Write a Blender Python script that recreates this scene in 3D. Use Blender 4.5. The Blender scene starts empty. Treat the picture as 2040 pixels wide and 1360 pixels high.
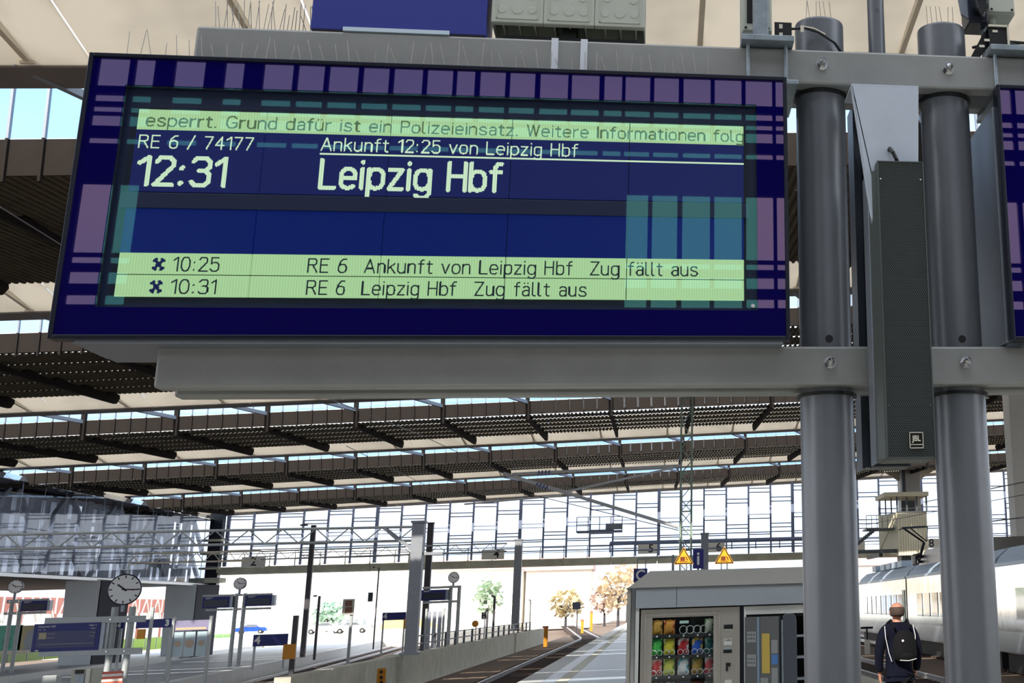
import bpy, bmesh, math, random
from mathutils import Vector as V, Matrix, Euler
random.seed(7)
S = bpy.context.scene
COL = S.collection
PI = math.pi
# ---------------- camera (solved from the picture's three vanishing points) ----------------
FPX, PX, PY = 2550.4, 1737.87, 461.78
CAMZ = 1.75
def _n(u, v): return V((u-PX, -(v-PY), -FPX)).normalized()
Yc = _n(1300, 1210); Zc = _n(1450, -8400); Xc = Yc.cross(Zc); Zc = Xc.cross(Yc)
RW = Matrix((Xc, Yc, Zc))                       # camera vector -> world
cd = bpy.data.cameras.new('camera'); cam = bpy.data.objects.new('camera', cd); COL.objects.link(cam)
cam.matrix_world = Matrix.Translation((0, 0, CAMZ)) @ RW.to_4x4()
cd.sensor_width = 36; cd.lens = 36*FPX/2040; cd.clip_end = 2000; cd.clip_start = .05
cd.shift_x = (1020-PX)/2040; cd.shift_y = -(680-PY)/2040
S.camera = cam
def at(u, v, X=None, Y=None, Z=None):           # a picture point carried out to a real plane
    r = RW @ V((u-PX, -(v-PY), -FPX)); c = V((0, 0, CAMZ))
    t = X/r.x if X is not None else (Y/r.y if Y is not None else (Z-CAMZ)/r.z)
    return c+r*t
# ---------------- sky, sun, exposure ----------------
w = bpy.data.worlds.new('world'); S.world = w; w.use_nodes = True
nt = w.node_tree; bg = nt.nodes['Background']
tc = nt.nodes.new('ShaderNodeTexCoord'); mp = nt.nodes.new('ShaderNodeMapping'); mp.inputs['Scale'].default_value = (1, 1, 2.5)
nz = nt.nodes.new('ShaderNodeTexNoise'); nz.inputs['Scale'].default_value = 2.2; nz.inputs['Detail'].default_value = 5
cr = nt.nodes.new('ShaderNodeValToRGB')
cr.color_ramp.elements[0].position = .35; cr.color_ramp.elements[0].color = (.62, .78, 1, 1)
cr.color_ramp.elements[1].position = .62; cr.color_ramp.elements[1].color = (1, .985, .95, 1)
nt.links.new(tc.outputs['Generated'], mp.inputs[0]); nt.links.new(mp.outputs[0], nz.inputs[0])
nt.links.new(nz.outputs[0], cr.inputs[0]); nt.links.new(cr.outputs[0], bg.inputs[0])
bg.inputs[1].default_value = 2.05
sd = bpy.data.lights.new('sun', 'SUN'); sd.energy = 7; sd.angle = .01; sd.color = (1, .93, .82)
sun = bpy.data.objects.new('sun', sd); COL.objects.link(sun); sun.rotation_euler = V((.35, .75, -.55)).to_track_quat('-Z', 'Y').to_euler()
S.view_settings.view_transform = 'Standard'; S.view_settings.look = 'None'
S.view_settings.exposure = .05; S.view_settings.gamma = 1; S.view_settings.use_curve_mapping = False

# ---------------- helpers ----------------
def lin(c):
    return tuple(((x/255)/12.92 if x <= 10 else (((x/255)+.055)/1.055)**2.4) for x in c)
def mat(name, c, rough=.5, metal=0, var=0, scale=6, bump=0, bscale=60, emit=0, coat=0, spec=.5, tint=None, stretch=None, trans=0):
    m = bpy.data.materials.new(name); m.use_nodes = True; t = m.node_tree; b = t.nodes['Principled BSDF']
    b.inputs['Base Color'].default_value = (*lin(c), 1); b.inputs['Roughness'].default_value = rough; b.inputs['Metallic'].default_value = metal
    b.inputs['Specular IOR Level'].default_value = spec; b.inputs['Coat Weight'].default_value = coat; b.inputs['Coat Roughness'].default_value = .02
    if tint: b.inputs['Specular Tint'].default_value = (*tint, 1); b.inputs['Coat Tint'].default_value = (1, 1, 1, 1)
    if trans: b.inputs['Transmission Weight'].default_value = trans
    if emit: b.inputs['Emission Color'].default_value = (*lin(c), 1); b.inputs['Emission Strength'].default_value = emit
    if var or bump:
        tcn = t.nodes.new('ShaderNodeTexCoord'); mpn = t.nodes.new('ShaderNodeMapping')
        if stretch: mpn.inputs['Scale'].default_value = stretch
        t.links.new(tcn.outputs['Object'], mpn.inputs[0])
    if var:
        n = t.nodes.new('ShaderNodeTexNoise'); n.inputs['Scale'].default_value = scale; n.inputs['Detail'].default_value = 8; n.inputs['Roughness'].default_value = .65
        r = t.nodes.new('ShaderNodeValToRGB'); a = lin(c)
        r.color_ramp.elements[0].position = .3; r.color_ramp.elements[0].color = (*[x*(1-var) for x in a], 1)
        r.color_ramp.elements[1].position = .7; r.color_ramp.elements[1].color = (*[min(1, x*(1+var)) for x in a], 1)
        t.links.new(mpn.outputs[0], n.inputs[0]); t.links.new(n.outputs[0], r.inputs[0]); t.links.new(r.outputs[0], b.inputs['Base Color'])
    if bump:
        n2 = t.nodes.new('ShaderNodeTexNoise'); n2.inputs['Scale'].default_value = bscale; n2.inputs['Detail'].default_value = 4
        bn = t.nodes.new('ShaderNodeBump'); bn.inputs['Strength'].default_value = bump; bn.inputs['Distance'].default_value = .02
        t.links.new(mpn.outputs[0], n2.inputs[0]); t.links.new(n2.outputs[0], bn.inputs['Height']); t.links.new(bn.outputs[0], b.inputs['Normal'])
    return m
def glass(name, tint=(.9, .95, 1), refl=.12, rtint=(1, 1, 1), rough=.01):
    m = bpy.data.materials.new(name); m.use_nodes = True; t = m.node_tree; t.nodes.remove(t.nodes['Principled BSDF'])
    tr = t.nodes.new('ShaderNodeBsdfTransparent'); tr.inputs[0].default_value = (*tint, 1)
    g = t.nodes.new('ShaderNodeBsdfGlossy'); g.inputs[0].default_value = (*rtint, 1); g.inputs['Roughness'].default_value = rough
    mx = t.nodes.new('ShaderNodeMixShader'); mx.inputs[0].default_value = refl
    t.links.new(tr.outputs[0], mx.inputs[1]); t.links.new(g.outputs[0], mx.inputs[2]); t.links.new(mx.outputs[0], t.nodes['Material Output'].inputs[0])
    return m
def membrane(name, c, tl=.5):
    m = bpy.data.materials.new(name); m.use_nodes = True; t = m.node_tree; t.nodes.remove(t.nodes['Principled BSDF'])
    d = t.nodes.new('ShaderNodeBsdfDiffuse'); l = t.nodes.new('ShaderNodeBsdfTranslucent')
    n = t.nodes.new('ShaderNodeTexNoise'); n.inputs['Scale'].default_value = .35; n.inputs['Detail'].default_value = 3
    tcn = t.nodes.new('ShaderNodeTexCoord'); t.links.new(tcn.outputs['Object'], n.inputs[0])
    r = t.nodes.new('ShaderNodeValToRGB'); a = lin(c)
    r.color_ramp.elements[0].position = .3; r.color_ramp.elements[0].color = (*[x*.75 for x in a], 1)
    r.color_ramp.elements[1].position = .6; r.color_ramp.elements[1].color = (*a, 1)
    t.links.new(n.outputs[0], r.inputs[0]); t.links.new(r.outputs[0], d.inputs[0]); t.links.new(r.outputs[0], l.inputs[0])
    mx = t.nodes.new('ShaderNodeMixShader'); mx.inputs[0].default_value = tl
    t.links.new(d.outputs[0], mx.inputs[1]); t.links.new(l.outputs[0], mx.inputs[2]); t.links.new(mx.outputs[0], t.nodes['Material Output'].inputs[0])
    return m
class MB:
    def __init__(s): s.v = []; s.f = []
    def add(s, vs, fs):
        o = len(s.v); s.v += [V(p) for p in vs]; s.f += [tuple(i+o for i in f) for f in fs]; return s
    def box(s, a, b):                                     # min corner, max corner
        x0, y0, z0 = a; x1, y1, z1 = b
        return s.add([(x0,y0,z0),(x1,y0,z0),(x1,y1,z0),(x0,y1,z0),(x0,y0,z1),(x1,y0,z1),(x1,y1,z1),(x0,y1,z1)],
                     [(3,2,1,0),(4,5,6,7),(0,1,5,4),(1,2,6,5),(2,3,7,6),(3,0,4,7)])
    def prism(s, ps, ext):                                # polygon swept along ext
        n = len(ps); e = V(ext); ps = [V(p) for p in ps]
        return s.add(ps+[p+e for p in ps], [tuple(range(n)), tuple(range(2*n-1, n-1, -1))]+[(i, i+n, (i+1) % n+n, (i+1) % n) for i in range(n)])
    def bar(s, p, q, w=.05, h=None, up=(0, 0, 1)):        # rectangular bar between two points
        p = V(p); q = V(q); h = h or w; d = (q-p).normalized(); u = V(up)
        if abs(d.dot(u)) > .98: u = V((0, 1, 0))
        a = d.cross(u).normalized()*w/2; b = a.cross(d).normalized()*h/2
        return s.prism([p-a-b, p+a-b, p+a+b, p-a+b], q-p)
    def cyl(s, p, q, r, r2=None, n=16, caps=True):
        p = V(p); q = V(q); r2 = r if r2 is None else r2; d = (q-p).normalized()
        u = V((0, 0, 1)) if abs(d.z) < .9 else V((1, 0, 0)); a = d.cross(u).normalized(); b = d.cross(a)
        c = [(math.cos(2*PI*i/n), math.sin(2*PI*i/n)) for i in range(n)]
        fs = [(i, (i+1) % n, (i+1) % n+n, i+n) for i in range(n)]
        if caps: fs += [tuple(range(n-1, -1, -1)), tuple(range(n, 2*n))]
        return s.add([p+(a*x+b*y)*r for x, y in c]+[q+(a*x+b*y)*r2 for x, y in c], fs)
    def tube(s, pts, r, n=8):
        for i in range(len(pts)-1): s.cyl(pts[i], pts[i+1], r, n=n)
        return s
    def quad(s, a, b, c, d): return s.add([a, b, c, d], [(0, 1, 2, 3)])
    def lathe(s, prof, c=(0, 0, 0), n=24, axis='Z'):      # profile of (radius, height)
        vs = []; m = len(prof)
        for r, h in prof:
            for i in range(n):
                x, y = r*math.cos(2*PI*i/n), r*math.sin(2*PI*i/n)
                vs.append(V(c)+(V((x, y, h)) if axis == 'Z' else V((x, h, y))))
        fs = [(j*n+i, j*n+(i+1) % n, (j+1)*n+(i+1) % n, (j+1)*n+i) for j in range(m-1) for i in range(n)]
        fs += [tuple(range(n-1, -1, -1)), tuple(range((m-1)*n, m*n))]
        return s.add(vs, fs)
    def mesh(s, name, m=None, M=None, smooth=False):
        me = bpy.data.meshes.new(name); vs = [M @ p for p in s.v] if M is not None else s.v
        me.from_pydata(vs, [], s.f)
        bm = bmesh.new(); bm.from_mesh(me); bmesh.ops.recalc_face_normals(bm, faces=bm.faces); bm.to_mesh(me); bm.free()
        if smooth:
            for p in me.polygons: p.use_smooth = True
            try: me.set_sharp_from_angle(angle=.6)
            except Exception: pass
        if m: me.materials.append(m)
        return me
WM = {}                                                   # world matrix of every empty (no depsgraph needed)
def tagit(o, label=None, cat=None, group=None, kind=None):
    if label: o['label'] = label
    if cat: o['category'] = cat
    if group: o['group'] = group
    if kind: o['kind'] = kind
def thing(name, label, cat=None, loc=(0, 0, 0), rz=0, group=None, kind=None):
    o = bpy.data.objects.new(name, None); COL.objects.link(o); o.empty_display_size = .1
    o.location = loc; o.rotation_euler = (0, 0, rz); tagit(o, label, cat, group, kind)
    WM[o] = Matrix.Translation(V(loc)) @ Matrix.Rotation(rz, 4, 'Z'); return o
def ob(name, mb, m, parent=None, local=False, smooth=False, label=None, cat=None, group=None, kind=None, bev=0):
    M = None; org = None
    if parent is not None and not local: M = WM[parent].inverted()
    if parent is None and not local:                       # origin at the base of the piece
        xs = [p.x for p in mb.v]; ys = [p.y for p in mb.v]; zs = [p.z for p in mb.v]
        org = V(((min(xs)+max(xs))/2, (min(ys)+max(ys))/2, min(zs))); M = Matrix.Translation(-org)
    o = bpy.data.objects.new(name, mb.mesh(name, m, M, smooth)); COL.objects.link(o)
    if org is not None: o.location = org
    WM[o] = Matrix.Translation(org) if org is not None else (WM[parent] if parent is not None else Matrix())
    if parent is not None: o.parent = parent
    if bev:
        b = o.modifiers.new('bevel', 'BEVEL'); b.width = bev; b.segments = 2; b.limit_method = 'ANGLE'
    tagit(o, label, cat, group, kind); return o
def inst(src, parent, loc, rot=(0, 0, 0), scale=None):
    o = src.copy(); COL.objects.link(o); o.parent = parent; o.location = loc; o.rotation_euler = rot
    if scale: o.scale = scale
    return o
def dup(r, loc, label=None, rz=None, group=None, scale=None):
    c = r.copy(); COL.objects.link(c); c.location = loc
    if rz is not None: c.rotation_euler = (0, 0, rz)
    if scale: c.scale = (scale,)*3
    if label: c['label'] = label
    if group: c['group'] = group
    for a in list(r.children):
        d = a.copy(); COL.objects.link(d); d.parent = c
        for b in list(a.children):
            e = b.copy(); COL.objects.link(e); e.parent = d
    return c
def text(s, size, m, pos, parent=None, name='lettering', ry=0, align='CENTER', sx=1, bold=0, rz=0, kind=None):
    cu = bpy.data.curves.new(name, 'FONT'); cu.body = s; cu.size = size; cu.extrude = .002; cu.align_x = align; cu.align_y = 'CENTER'; cu.offset = bold
    t = bpy.data.objects.new(name, cu); COL.objects.link(t)
    me = bpy.data.meshes.new_from_object(t.evaluated_get(bpy.context.evaluated_depsgraph_get())); me.name = name
    bpy.data.objects.remove(t); me.materials.clear(); me.materials.append(m)
    M = Matrix.Translation(V(pos)) @ Matrix.Rotation(rz, 4, 'Z') @ Matrix.Rotation(PI/2, 4, 'X') @ Matrix.Diagonal((sx, 1, 1, 1))
    if parent is not None: M = WM[parent].inverted() @ M
    me.transform(M)
    o = bpy.data.objects.new(name, me); COL.objects.link(o)
    if parent is not None: o.parent = parent
    return o

# ---------------- materials ----------------
steel = mat('brushed_grey_steel', (150, 150, 148), .42, .2, var=.14, scale=2.2, bump=.05, bscale=25, stretch=(1, 1, 1))
pipe_m = mat('dark_grey_pipe_paint', (116, 119, 125), .33, .25, var=.16, scale=3, bump=.06, bscale=18, stretch=(1, 1, .35))
galv = mat('galvanised_steel', (150, 160, 168), .45, .6, var=.22, scale=14)
chrome = mat('bright_steel', (205, 205, 205), .18, 1)
blackm = mat('black_plastic', (16, 16, 18), .45)
navy = mat('deep_blue_glass_print', (3, 1, 78), .008, 0, spec=.75, tint=(1, .66, 1))
casing = mat('casing_silver', (140, 146, 156), .38, .6, var=.05)
casing_dark = mat('casing_dark_edge', (26, 30, 44), .3, .3)
beige = mat('beige_enclosure', (188, 192, 180), .55)
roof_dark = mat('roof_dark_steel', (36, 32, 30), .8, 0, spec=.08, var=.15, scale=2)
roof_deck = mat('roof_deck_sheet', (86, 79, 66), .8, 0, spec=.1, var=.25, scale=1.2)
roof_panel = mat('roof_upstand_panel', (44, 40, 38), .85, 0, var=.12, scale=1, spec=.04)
girder_m = mat('roof_chord_grey', (120, 114, 110), .5, .2, var=.1, scale=.7)
strut_m = mat('roof_strut_paint', (128, 136, 150), .5)
white_steel = mat('cream_white_steel', (226, 218, 200), .5, var=.05)
soffit_m = membrane('cream_soffit_panel', (226, 220, 210), .58)
sky_glass = glass('roof_glazing', (.62, .76, .9), .08)
wall_glass = glass('end_wall_glazing', (.97, .98, 1), .05)
mull = mat('mullion_grey_blue', (120, 130, 156), .5, .3)
concrete = mat('light_concrete', (196, 194, 180), .8, var=.16, scale=1.3, bump=.1, bscale=12)
asphalt = mat('platform_grey', (160, 170, 182), .55, var=.12, scale=1.2)
ballast = mat('brown_ballast', (118, 100, 86), .95, var=.45, scale=9, bump=.9, bscale=22)
rail_m = mat('worn_rail', (226, 228, 234), .35, .6)
rust = mat('rusty_sleeper', (70, 56, 48), .9, var=.3)
# ================= ground and platforms =================
def struct(name, mb, m, label, parent=None, cat=None, **k):
    return ob(name, mb, m, parent, label=label, cat=cat if parent is None else None, kind='structure' if parent is None else None, **k)
PE, PR = -3.42, 5.3                                       # edges of the near platform
struct('ground', MB().box((-160, -60, -2.2), (-8.6, 330, -1.45)), ballast, 'low brown track bed left of the concrete wall', cat='ground')
struct('ground', MB().box((-8.6, -60, -1.2), (PE, 330, -.74)), ballast, 'brown ballast bed between concrete wall and the near platform', cat='ground')
struct('ground', MB().box((PR, -60, -1.2), (160, 330, -.74)), ballast, 'brown ballast bed right of the near platform', cat='ground')
fl = thing('floor', 'pale grey paved near platform with light edge strip', 'floor', (0, 0, 0), kind='structure')
ob('platform_slab', MB().box((PE+.12, -40, -.8), (PR-.1, 200, -.03)), concrete, fl)
pave = mat('pale_blue_grey_paving', (176, 190, 208), .3, var=.1, scale=2.5)
edge_m = mat('pale_edge_stone', (205, 208, 210), .5, var=.08, scale=3)
tact = mat('white_tactile_strip', (226, 226, 216), .6, var=.06)
e0 = ob('edge_stone', MB().box((0, 0, -.2), (.62, .985, 0)), edge_m, fl, local=True); e0.location = (PE, 20, 0)
for k in range(1, 130): inst(e0, fl, (PE, 20+k, 0))
t0 = ob('tactile_tile', MB().box((0, 0, -.05), (.3, .985, .002)), tact, fl, local=True); t0.location = (PE+1.0, 20, 0)
for k in range(1, 130): inst(t0, fl, (PE+1.0, 20+k, 0))
p0 = ob('paving_slab', MB().box((0, 0, -.05), (.36, .985, 0)), pave, fl, local=True); p0.location = (PE+.63, 20, 0)
for k in range(1, 60): inst(p0, fl, (PE+.63, 20+k, 0))
p1 = ob('paving_slab', MB().box((0, 0, -.05), (1.47, 1.46, -.001)), pave, fl, local=True); p1.location = (PE+1.31, 20, 0)
n = 0
for k in range(56):
    for i in range(3):
        if n: inst(p1, fl, (PE+1.31+1.49*i, 20+1.5*k, 0))
        n += 1
def track(p, q, z, label, nsl=0):
    p = V((p[0], p[1], z)); q = V((q[0], q[1], z)); d = (q-p).normalized(); s = V((d.y, -d.x, 0)); L = (q-p).length
    t = thing('track', label, 'track', (p.x, p.y, z-.17))
    for k in (-.752, .752):
        a = p+s*k; b = q+s*k
        ob('rail', MB().bar(a-V((0, 0, .02)), b-V((0, 0, .02)), .07, .04).bar(a-V((0, 0, .09)), b-V((0, 0, .09)), .02, .12).bar(a-V((0, 0, .155)), b-V((0, 0, .155)), .13, .02), rail_m, t)
    m = MB(); k = 0
    while k < min(L, 110):
        c = p+d*k; m.bar(c-s*1.3-V((0, 0, .19)), c+s*1.3-V((0, 0, .19)), .26, .1); k += .6
    ob('sleepers', m, rust, t, kind='stuff')
    return t
track((-5.15, 8), (-5.15, 115), -.55, 'track with bright rail left of the near platform edge')
track((-5.2, 117.5), (-14, 232), -.55, 'far continuation of the track beside the near platform')
track((7.9, 8), (8.2, 190), -.55, 'track between near platform and silver train')
track((12.9, 8), (14.6, 190), -.52, 'track under the silver train')
# the low left yard: a platform and its tracks run off at a slight angle
ZL = -.7; ZR = -1.25
Lx = lambda y, o=0: -21-.09*(y-68)+o
track((Lx(40, 1.7), 40), (Lx(200, 1.7), 200), ZR, 'low track along the right edge of the left platform')
track((Lx(60, 5.6)+.9, 60), (Lx(180, 5.6)-2, 180), ZR, 'low track right behind the concrete parapet wall')
lp = thing('floor', 'pale left platform running away beside the low tracks', 'floor', (Lx(70, -4), 70, ZL), kind='structure')
def slant(x0, x1, y0, y1, z0, z1):
    return MB().prism([(Lx(y0, x0), y0, z0), (Lx(y0, x1), y0, z0), (Lx(y1, x1), y1, z0), (Lx(y1, x0), y1, z0)], (0, 0, z1-z0))
leftpave = mat('left_platform_asphalt', (150, 156, 166), .5, var=.12, scale=1.5)
ob('platform_slab', slant(-8.4, -.35, 36, 150, -1.5, ZL-.01), leftpave, lp)
for k in range(76): ob('edge_stone', slant(-.5, 0, 36+k*1.5, 37.48+k*1.5, -1.5, ZL), edge_m, lp)
ob('edge_stone', slant(-8.9, -8.4, 36, 150, -1.5, ZL), edge_m, lp)
track((Lx(40, -10.4), 40), (Lx(180, -10.4), 180), ZR, 'low track along the far edge of the left platform')
lp2 = thing('floor', 'second left platform with pale edge further back', 'floor', (Lx(80, -15), 80, ZL), kind='structure')
ob('platform_slab', slant(-19, -12.3, 50, 150, -1.5, ZL-.01), leftpave, lp2)
ob('edge_stone', slant(-12.3, -12, 50, 150, -1.5, ZL), edge_m, lp2)
# concrete parapet wall left of the main track, in cast sections with recessed joints
wl = thing('wall_left', 'pale concrete parapet wall between the tracks', 'wall', (-9.1, 70, -.75), kind='structure')
for k in range(18):
    y = 36+k*4.4
    ob('wall_section', MB().box((-9.35, y+.02, -1.45), (-8.95, y+4.38, .36)), concrete, wl)
for y in (51, 92): ob('pilaster', MB().box((-9.4, y-.7, -1.45), (-8.84, y+.7, .4)), concrete, wl)
rm = mat('railing_grey', (86, 92, 100), .5, .3)
rl = thing('railing', 'dark grey railing on top of the concrete parapet wall', 'railing', (-9.2, 54, .36))
k = 0
for k in range(18): ob('post', MB().bar((-9.2, 54+k*3, .36), (-9.2, 54+k*3, 1.0), .1, .1), rm, rl)
for z in (.66, .96): ob('rail', MB().bar((-9.2, 54, z), (-9.2, 105, z), .05), rm, rl)

# ================= roof: saw-tooth rows =================
G0, SL = 12.06, .039
G = lambda x: G0+SL*x
rot = (0, -math.atan(SL), 0)
YK = [5.1, 23.9, 43.3, 62.6, 81.9, 101.2, 120.5]
BW = 4.05
names = ['roof row directly over the departure board', 'first roof row in view with the big cream soffit', 'second roof row seen left of the departure board', 'third roof row with lit glazing strip', 'fourth roof row with dark upstand panels', 'fifth roof row next to the glazed end wall']
def plank():                                              # one corrugated deck sheet strip, local x 0..BW, y 0..1
    m = MB(); n = 20; p = BW/n; vs = []
    for j in range(n):
        for fx, z in ((0, 0), (.35, 0), (.5, .07), (.85, .07)): vs.append((j*p+fx*p, z))
    vs.append((BW, 0))
    for x, z in vs: m.v += [V((x, 0, z)), V((x, 1, z))]
    m.f = [(2*i, 2*i+1, 2*i+3, 2*i+2) for i in range(len(vs)-1)]
    return m
def bay_protos(par, L, o=0):
    P = {}
    dl = L-7.1; st = dl/5
    P['deck'] = [None]
    m = plank(); m.v = [V((p.x, p.y*(st+.12), p.z+p.y*.2)) for p in m.v]
    P['deck_sheet'] = ob('deck_sheet', m, roof_deck, par, local=True)
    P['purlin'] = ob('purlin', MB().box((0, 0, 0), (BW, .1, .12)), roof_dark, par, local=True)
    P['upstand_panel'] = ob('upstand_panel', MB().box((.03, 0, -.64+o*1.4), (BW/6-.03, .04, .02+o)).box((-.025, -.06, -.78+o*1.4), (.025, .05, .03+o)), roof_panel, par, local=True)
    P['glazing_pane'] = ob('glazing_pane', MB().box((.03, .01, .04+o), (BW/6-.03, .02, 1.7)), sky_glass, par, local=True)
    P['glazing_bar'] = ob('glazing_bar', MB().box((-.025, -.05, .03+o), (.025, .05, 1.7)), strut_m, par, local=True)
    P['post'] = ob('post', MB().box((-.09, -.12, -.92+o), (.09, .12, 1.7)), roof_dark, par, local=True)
    rib = [(0, 0, -.92+o), (0, dl-.25, -.48), (0, dl+.05, -.22), (0, dl, -.08)]
    for i in range(4, -1, -1):
        y = i*st; z = -.76+o+(.66-o)*i/5
        rib += [(0, y+st*.55, z+.2), (0, y+st*.5, z+.02), (0, y+.1, z+.0)]
    P['bracket'] = ob('bracket', MB().prism([(p[0]-.07, p[1], p[2]) for p in rib], (.14, 0, 0)), roof_dark, par, local=True)
    P['strut'] = ob('strut', MB().bar((-BW/3, -3, .1), (0, 0, -.05), .12, .16), strut_m, par, local=True)
    P['soffit_strut'] = ob('soffit_strut', MB().bar((3.0, -4.0, .5), (3.0, -.1, .12), .1, .14).box((2.88, -.16, .02), (3.12, -.1, .34)), white_steel, par, local=True)
    P['soffit_panel'] = ob('soffit_panel', MB().prism([(.02, -4.05, .15), (BW-.02, -4.05, .15), (BW-.02, 0, -.66), (.02, 0, -.66)], (0, 0, .03)), soffit_m, par, local=True)
    return P, dl, st
for r in range(6):
    Y0, Y1 = YK[r], YK[r+1]; L = Y1-Y0
    j0 = int(math.floor((-.48*Y1-7)/BW)); j1 = int(math.ceil((.3*Y1+10)/BW))
    if r == 0: j0, j1 = -4, 4
    j0 = max(j0, -9); j1 = min(j1, 10)
    row = thing('ceiling', names[r], 'roof', (0, Y0, G0), kind='structure')
    oo = -.3 if r < 2 else 0; P, dl, st = bay_protos(row, L, -.3 if r < 2 else 0); first = True
    def put(key, loc):
        o = P[key]
        if o.get('_u'): return inst(o, row, loc, rot)
        o['_u'] = 1; o.location = loc; o.rotation_euler = rot
    for j in range(j0, j1):
        x = -2.25+BW*j; z = SL*x
        put('post', (x, 3, z)); put('strut', (x, 3, z)); put('bracket', (x, 3.05, z)); put('soffit_strut', (x, L, z))
        sp = put('soffit_panel', (x, L, z+.7))
        for i in range(6):
            xx = x+BW*i/6
            put('upstand_panel', (xx, 3, SL*xx)); put('glazing_pane', (xx, 3, SL*xx)); put('glazing_bar', (xx, 3, SL*xx))
        for i in range(5):
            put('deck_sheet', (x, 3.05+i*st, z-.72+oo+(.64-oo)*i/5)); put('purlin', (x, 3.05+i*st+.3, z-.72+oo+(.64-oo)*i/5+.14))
    xa, xb = -2.25+BW*j0, -2.25+BW*j1
    for o in P.values():
        if hasattr(o, 'get') and '_u' in o.keys(): del o['_u']
    ob('chord', MB().prism([(xa, 0, SL*xa), (xa, 1.0, SL*xa), (xb, 1.0, SL*xb), (xb, 0, SL*xb)], (0, 0, .09)).bar((xa, .5, SL*xa+.3), (xb, .5, SL*xb+.3), .1, .5), girder_m, row, local=True)
    # plain sheets carry the roof on where the frame shows nothing of it
    m = MB()
    for a, b in ((-44, xa), (xb, 46)):
        if b-a > .5: m.prism([(a, 3, SL*a), (b, 3, SL*b), (b, 3, SL*b+.1), (a, 3, SL*a+.1)], (0, L-3, .0))
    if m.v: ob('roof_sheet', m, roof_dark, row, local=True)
# ================= glazed end wall =================
YW = 120.5
wf = thing('wall_far', 'glazed end wall of the hall above the track openings', 'wall', (0, YW, 0), kind='structure')
zb = 6.25
xs = [-36.1+2.03*i for i in range(38)]
mu0 = None
for i, x in enumerate(xs):
    big = i % 6 == 0
    ob('mullion', MB().box((x-(.14 if big else .08), YW-.25, zb), (x+(.14 if big else .08), YW, G(x)+.05)), mull, wf)
for i, x in enumerate(xs[:-1]):
    h = G(x)-zb; x1 = x+2.03
    fr = (.945, .885, .56, .50, .30, .27, .12) if i % 2 == 0 else (.80, .74, .42, .365, .30, .17, .12)
    m = MB()
    for f in fr: m.box((x+.08, YW-.12, zb+h*f-.045), (x1-.08, YW-.04, zb+h*f+.045))
    ob('transoms', m, mull, wf)
    ob('pane', MB().quad((x+.08, YW-.02, zb), (x1-.08, YW-.02, zb), (x1-.08, YW-.02, G(x1)), (x+.08, YW-.02, G(x))), wall_glass, wf)
gird = mat('walkway_concrete', (206, 204, 184), .8, var=.2, scale=.6)
ob('head_beam', MB().bar((-44, YW, G(-44)+.1), (46, YW, G(46)+.1), .4, .5), girder_m, wf)
ww = thing('walkway', 'long beige walkway girder below the glazed end wall', 'walkway', (0, YW-1.5, 5.6))
for k in range(20):
    x = -36.2+k*4.06
    ob('beam_section', MB().box((x+.03, YW-1.4, 5.55), (x+4.03, YW+.4, 6.05)).box((x, YW-1.5, 6.05), (x+4.03, YW+.4, 6.15)).box((x-.06, YW-1.6, 5.7), (x+.06, YW-1.4, 6.2)), gird, ww)
for k in range(39): ob('railing_post', MB().bar((-36.2+k*2.03, YW-1.45, 6.15), (-36.2+k*2.03, YW-1.45, 7.2), .06), mull, ww)
ob('handrail', MB().bar((-36.2, YW-1.45, 7.2), (43, YW-1.45, 7.2), .07).bar((-36.2, YW-1.45, 6.7), (43, YW-1.45, 6.7), .05), mull, ww)
num_board = mat('pale_number_board', (242, 240, 230), .6); num_dark = mat('dark_numeral', (40, 42, 46), .6)
for s, u, v, wd in (('2', 505, 1119, 1.9), ('3', 836, 1111, 1.9), ('4', 982, 1104, 1.9), ('5', 1290, 1093, 1.7), ('6', 1425, 1090, 1.7), ('7', 1706, 1088, 1.6), ('8', 1862, 1082, 1.6)):
    p = at(u, v, Y=YW-1.7)
    t = thing('track_number_board', 'pale board with numeral %s on the walkway girder' % {'2': 'two', '3': 'three', '4': 'four', '5': 'five', '6': 'six', '7': 'seven', '8': 'eight'}[s], 'sign', (p.x, p.y, p.z-.45))
    ob('board', MB().box((p.x-wd/2, p.y, p.z-.42), (p.x+wd/2, p.y+.06, p.z+.42)), num_board, t)
    text(s, 1.0, num_dark, (p.x+(.3 if s in '456' else -.3 if s == '8' else 0), p.y-.01, p.z), t, 'numeral', bold=.012)

# right side of the hall: glazed truss wall, and a made-up rear window wall that shapes the board reflections
wr = thing('wall_right', 'glazed side wall with diagonal trusses beyond the train', 'wall', (46, 50, 0), kind='structure')
for k in range(34):
    y = -12+k*4
    ob('mullion', MB().box((45.8, y-.12, 3.2), (46.1, y+.12, G(46))), mull, wr)
    if k % 3 != 2 and k < 33: ob('diagonal', MB().bar((45.6, y, 4), (45.6, y+4, 13), .22), mull, wr)
for z in (3.2, 6.5, 9, 12.9): ob('rail', MB().bar((45.9, -12, z), (45.9, 120, z), .2), mull, wr)
ob('low_wall', MB().box((45.7, -12, -.8), (46.2, 120, 3.2)), concrete, wr)
wb = thing('wall_back', 'made-up tall window wall behind the camera, shaped for reflections', 'wall', (-8, -25, 0), kind='structure')
face = mat('dark_wall_fill', (60, 62, 72), .7)
bands = [(-.8, 9.7), (9.98, 10.25), (10.6, 10.8), (11.0, 11.08), (13.0, 14.1), (14.3, 14.6), (14.95, 15.0), (15.2, 15.3), (15.54, 15.75), (16.6, 21)]
m = MB()
for a, b in bands: m.box((-32, -25.2, a), (26, -25, b))
m.box((-13.4, -25.2, 9.7), (-.9, -25, 13.0))  # solid field added to keep reflections off the middle of the screen
ob('spandrel', m, face, wb)
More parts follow.
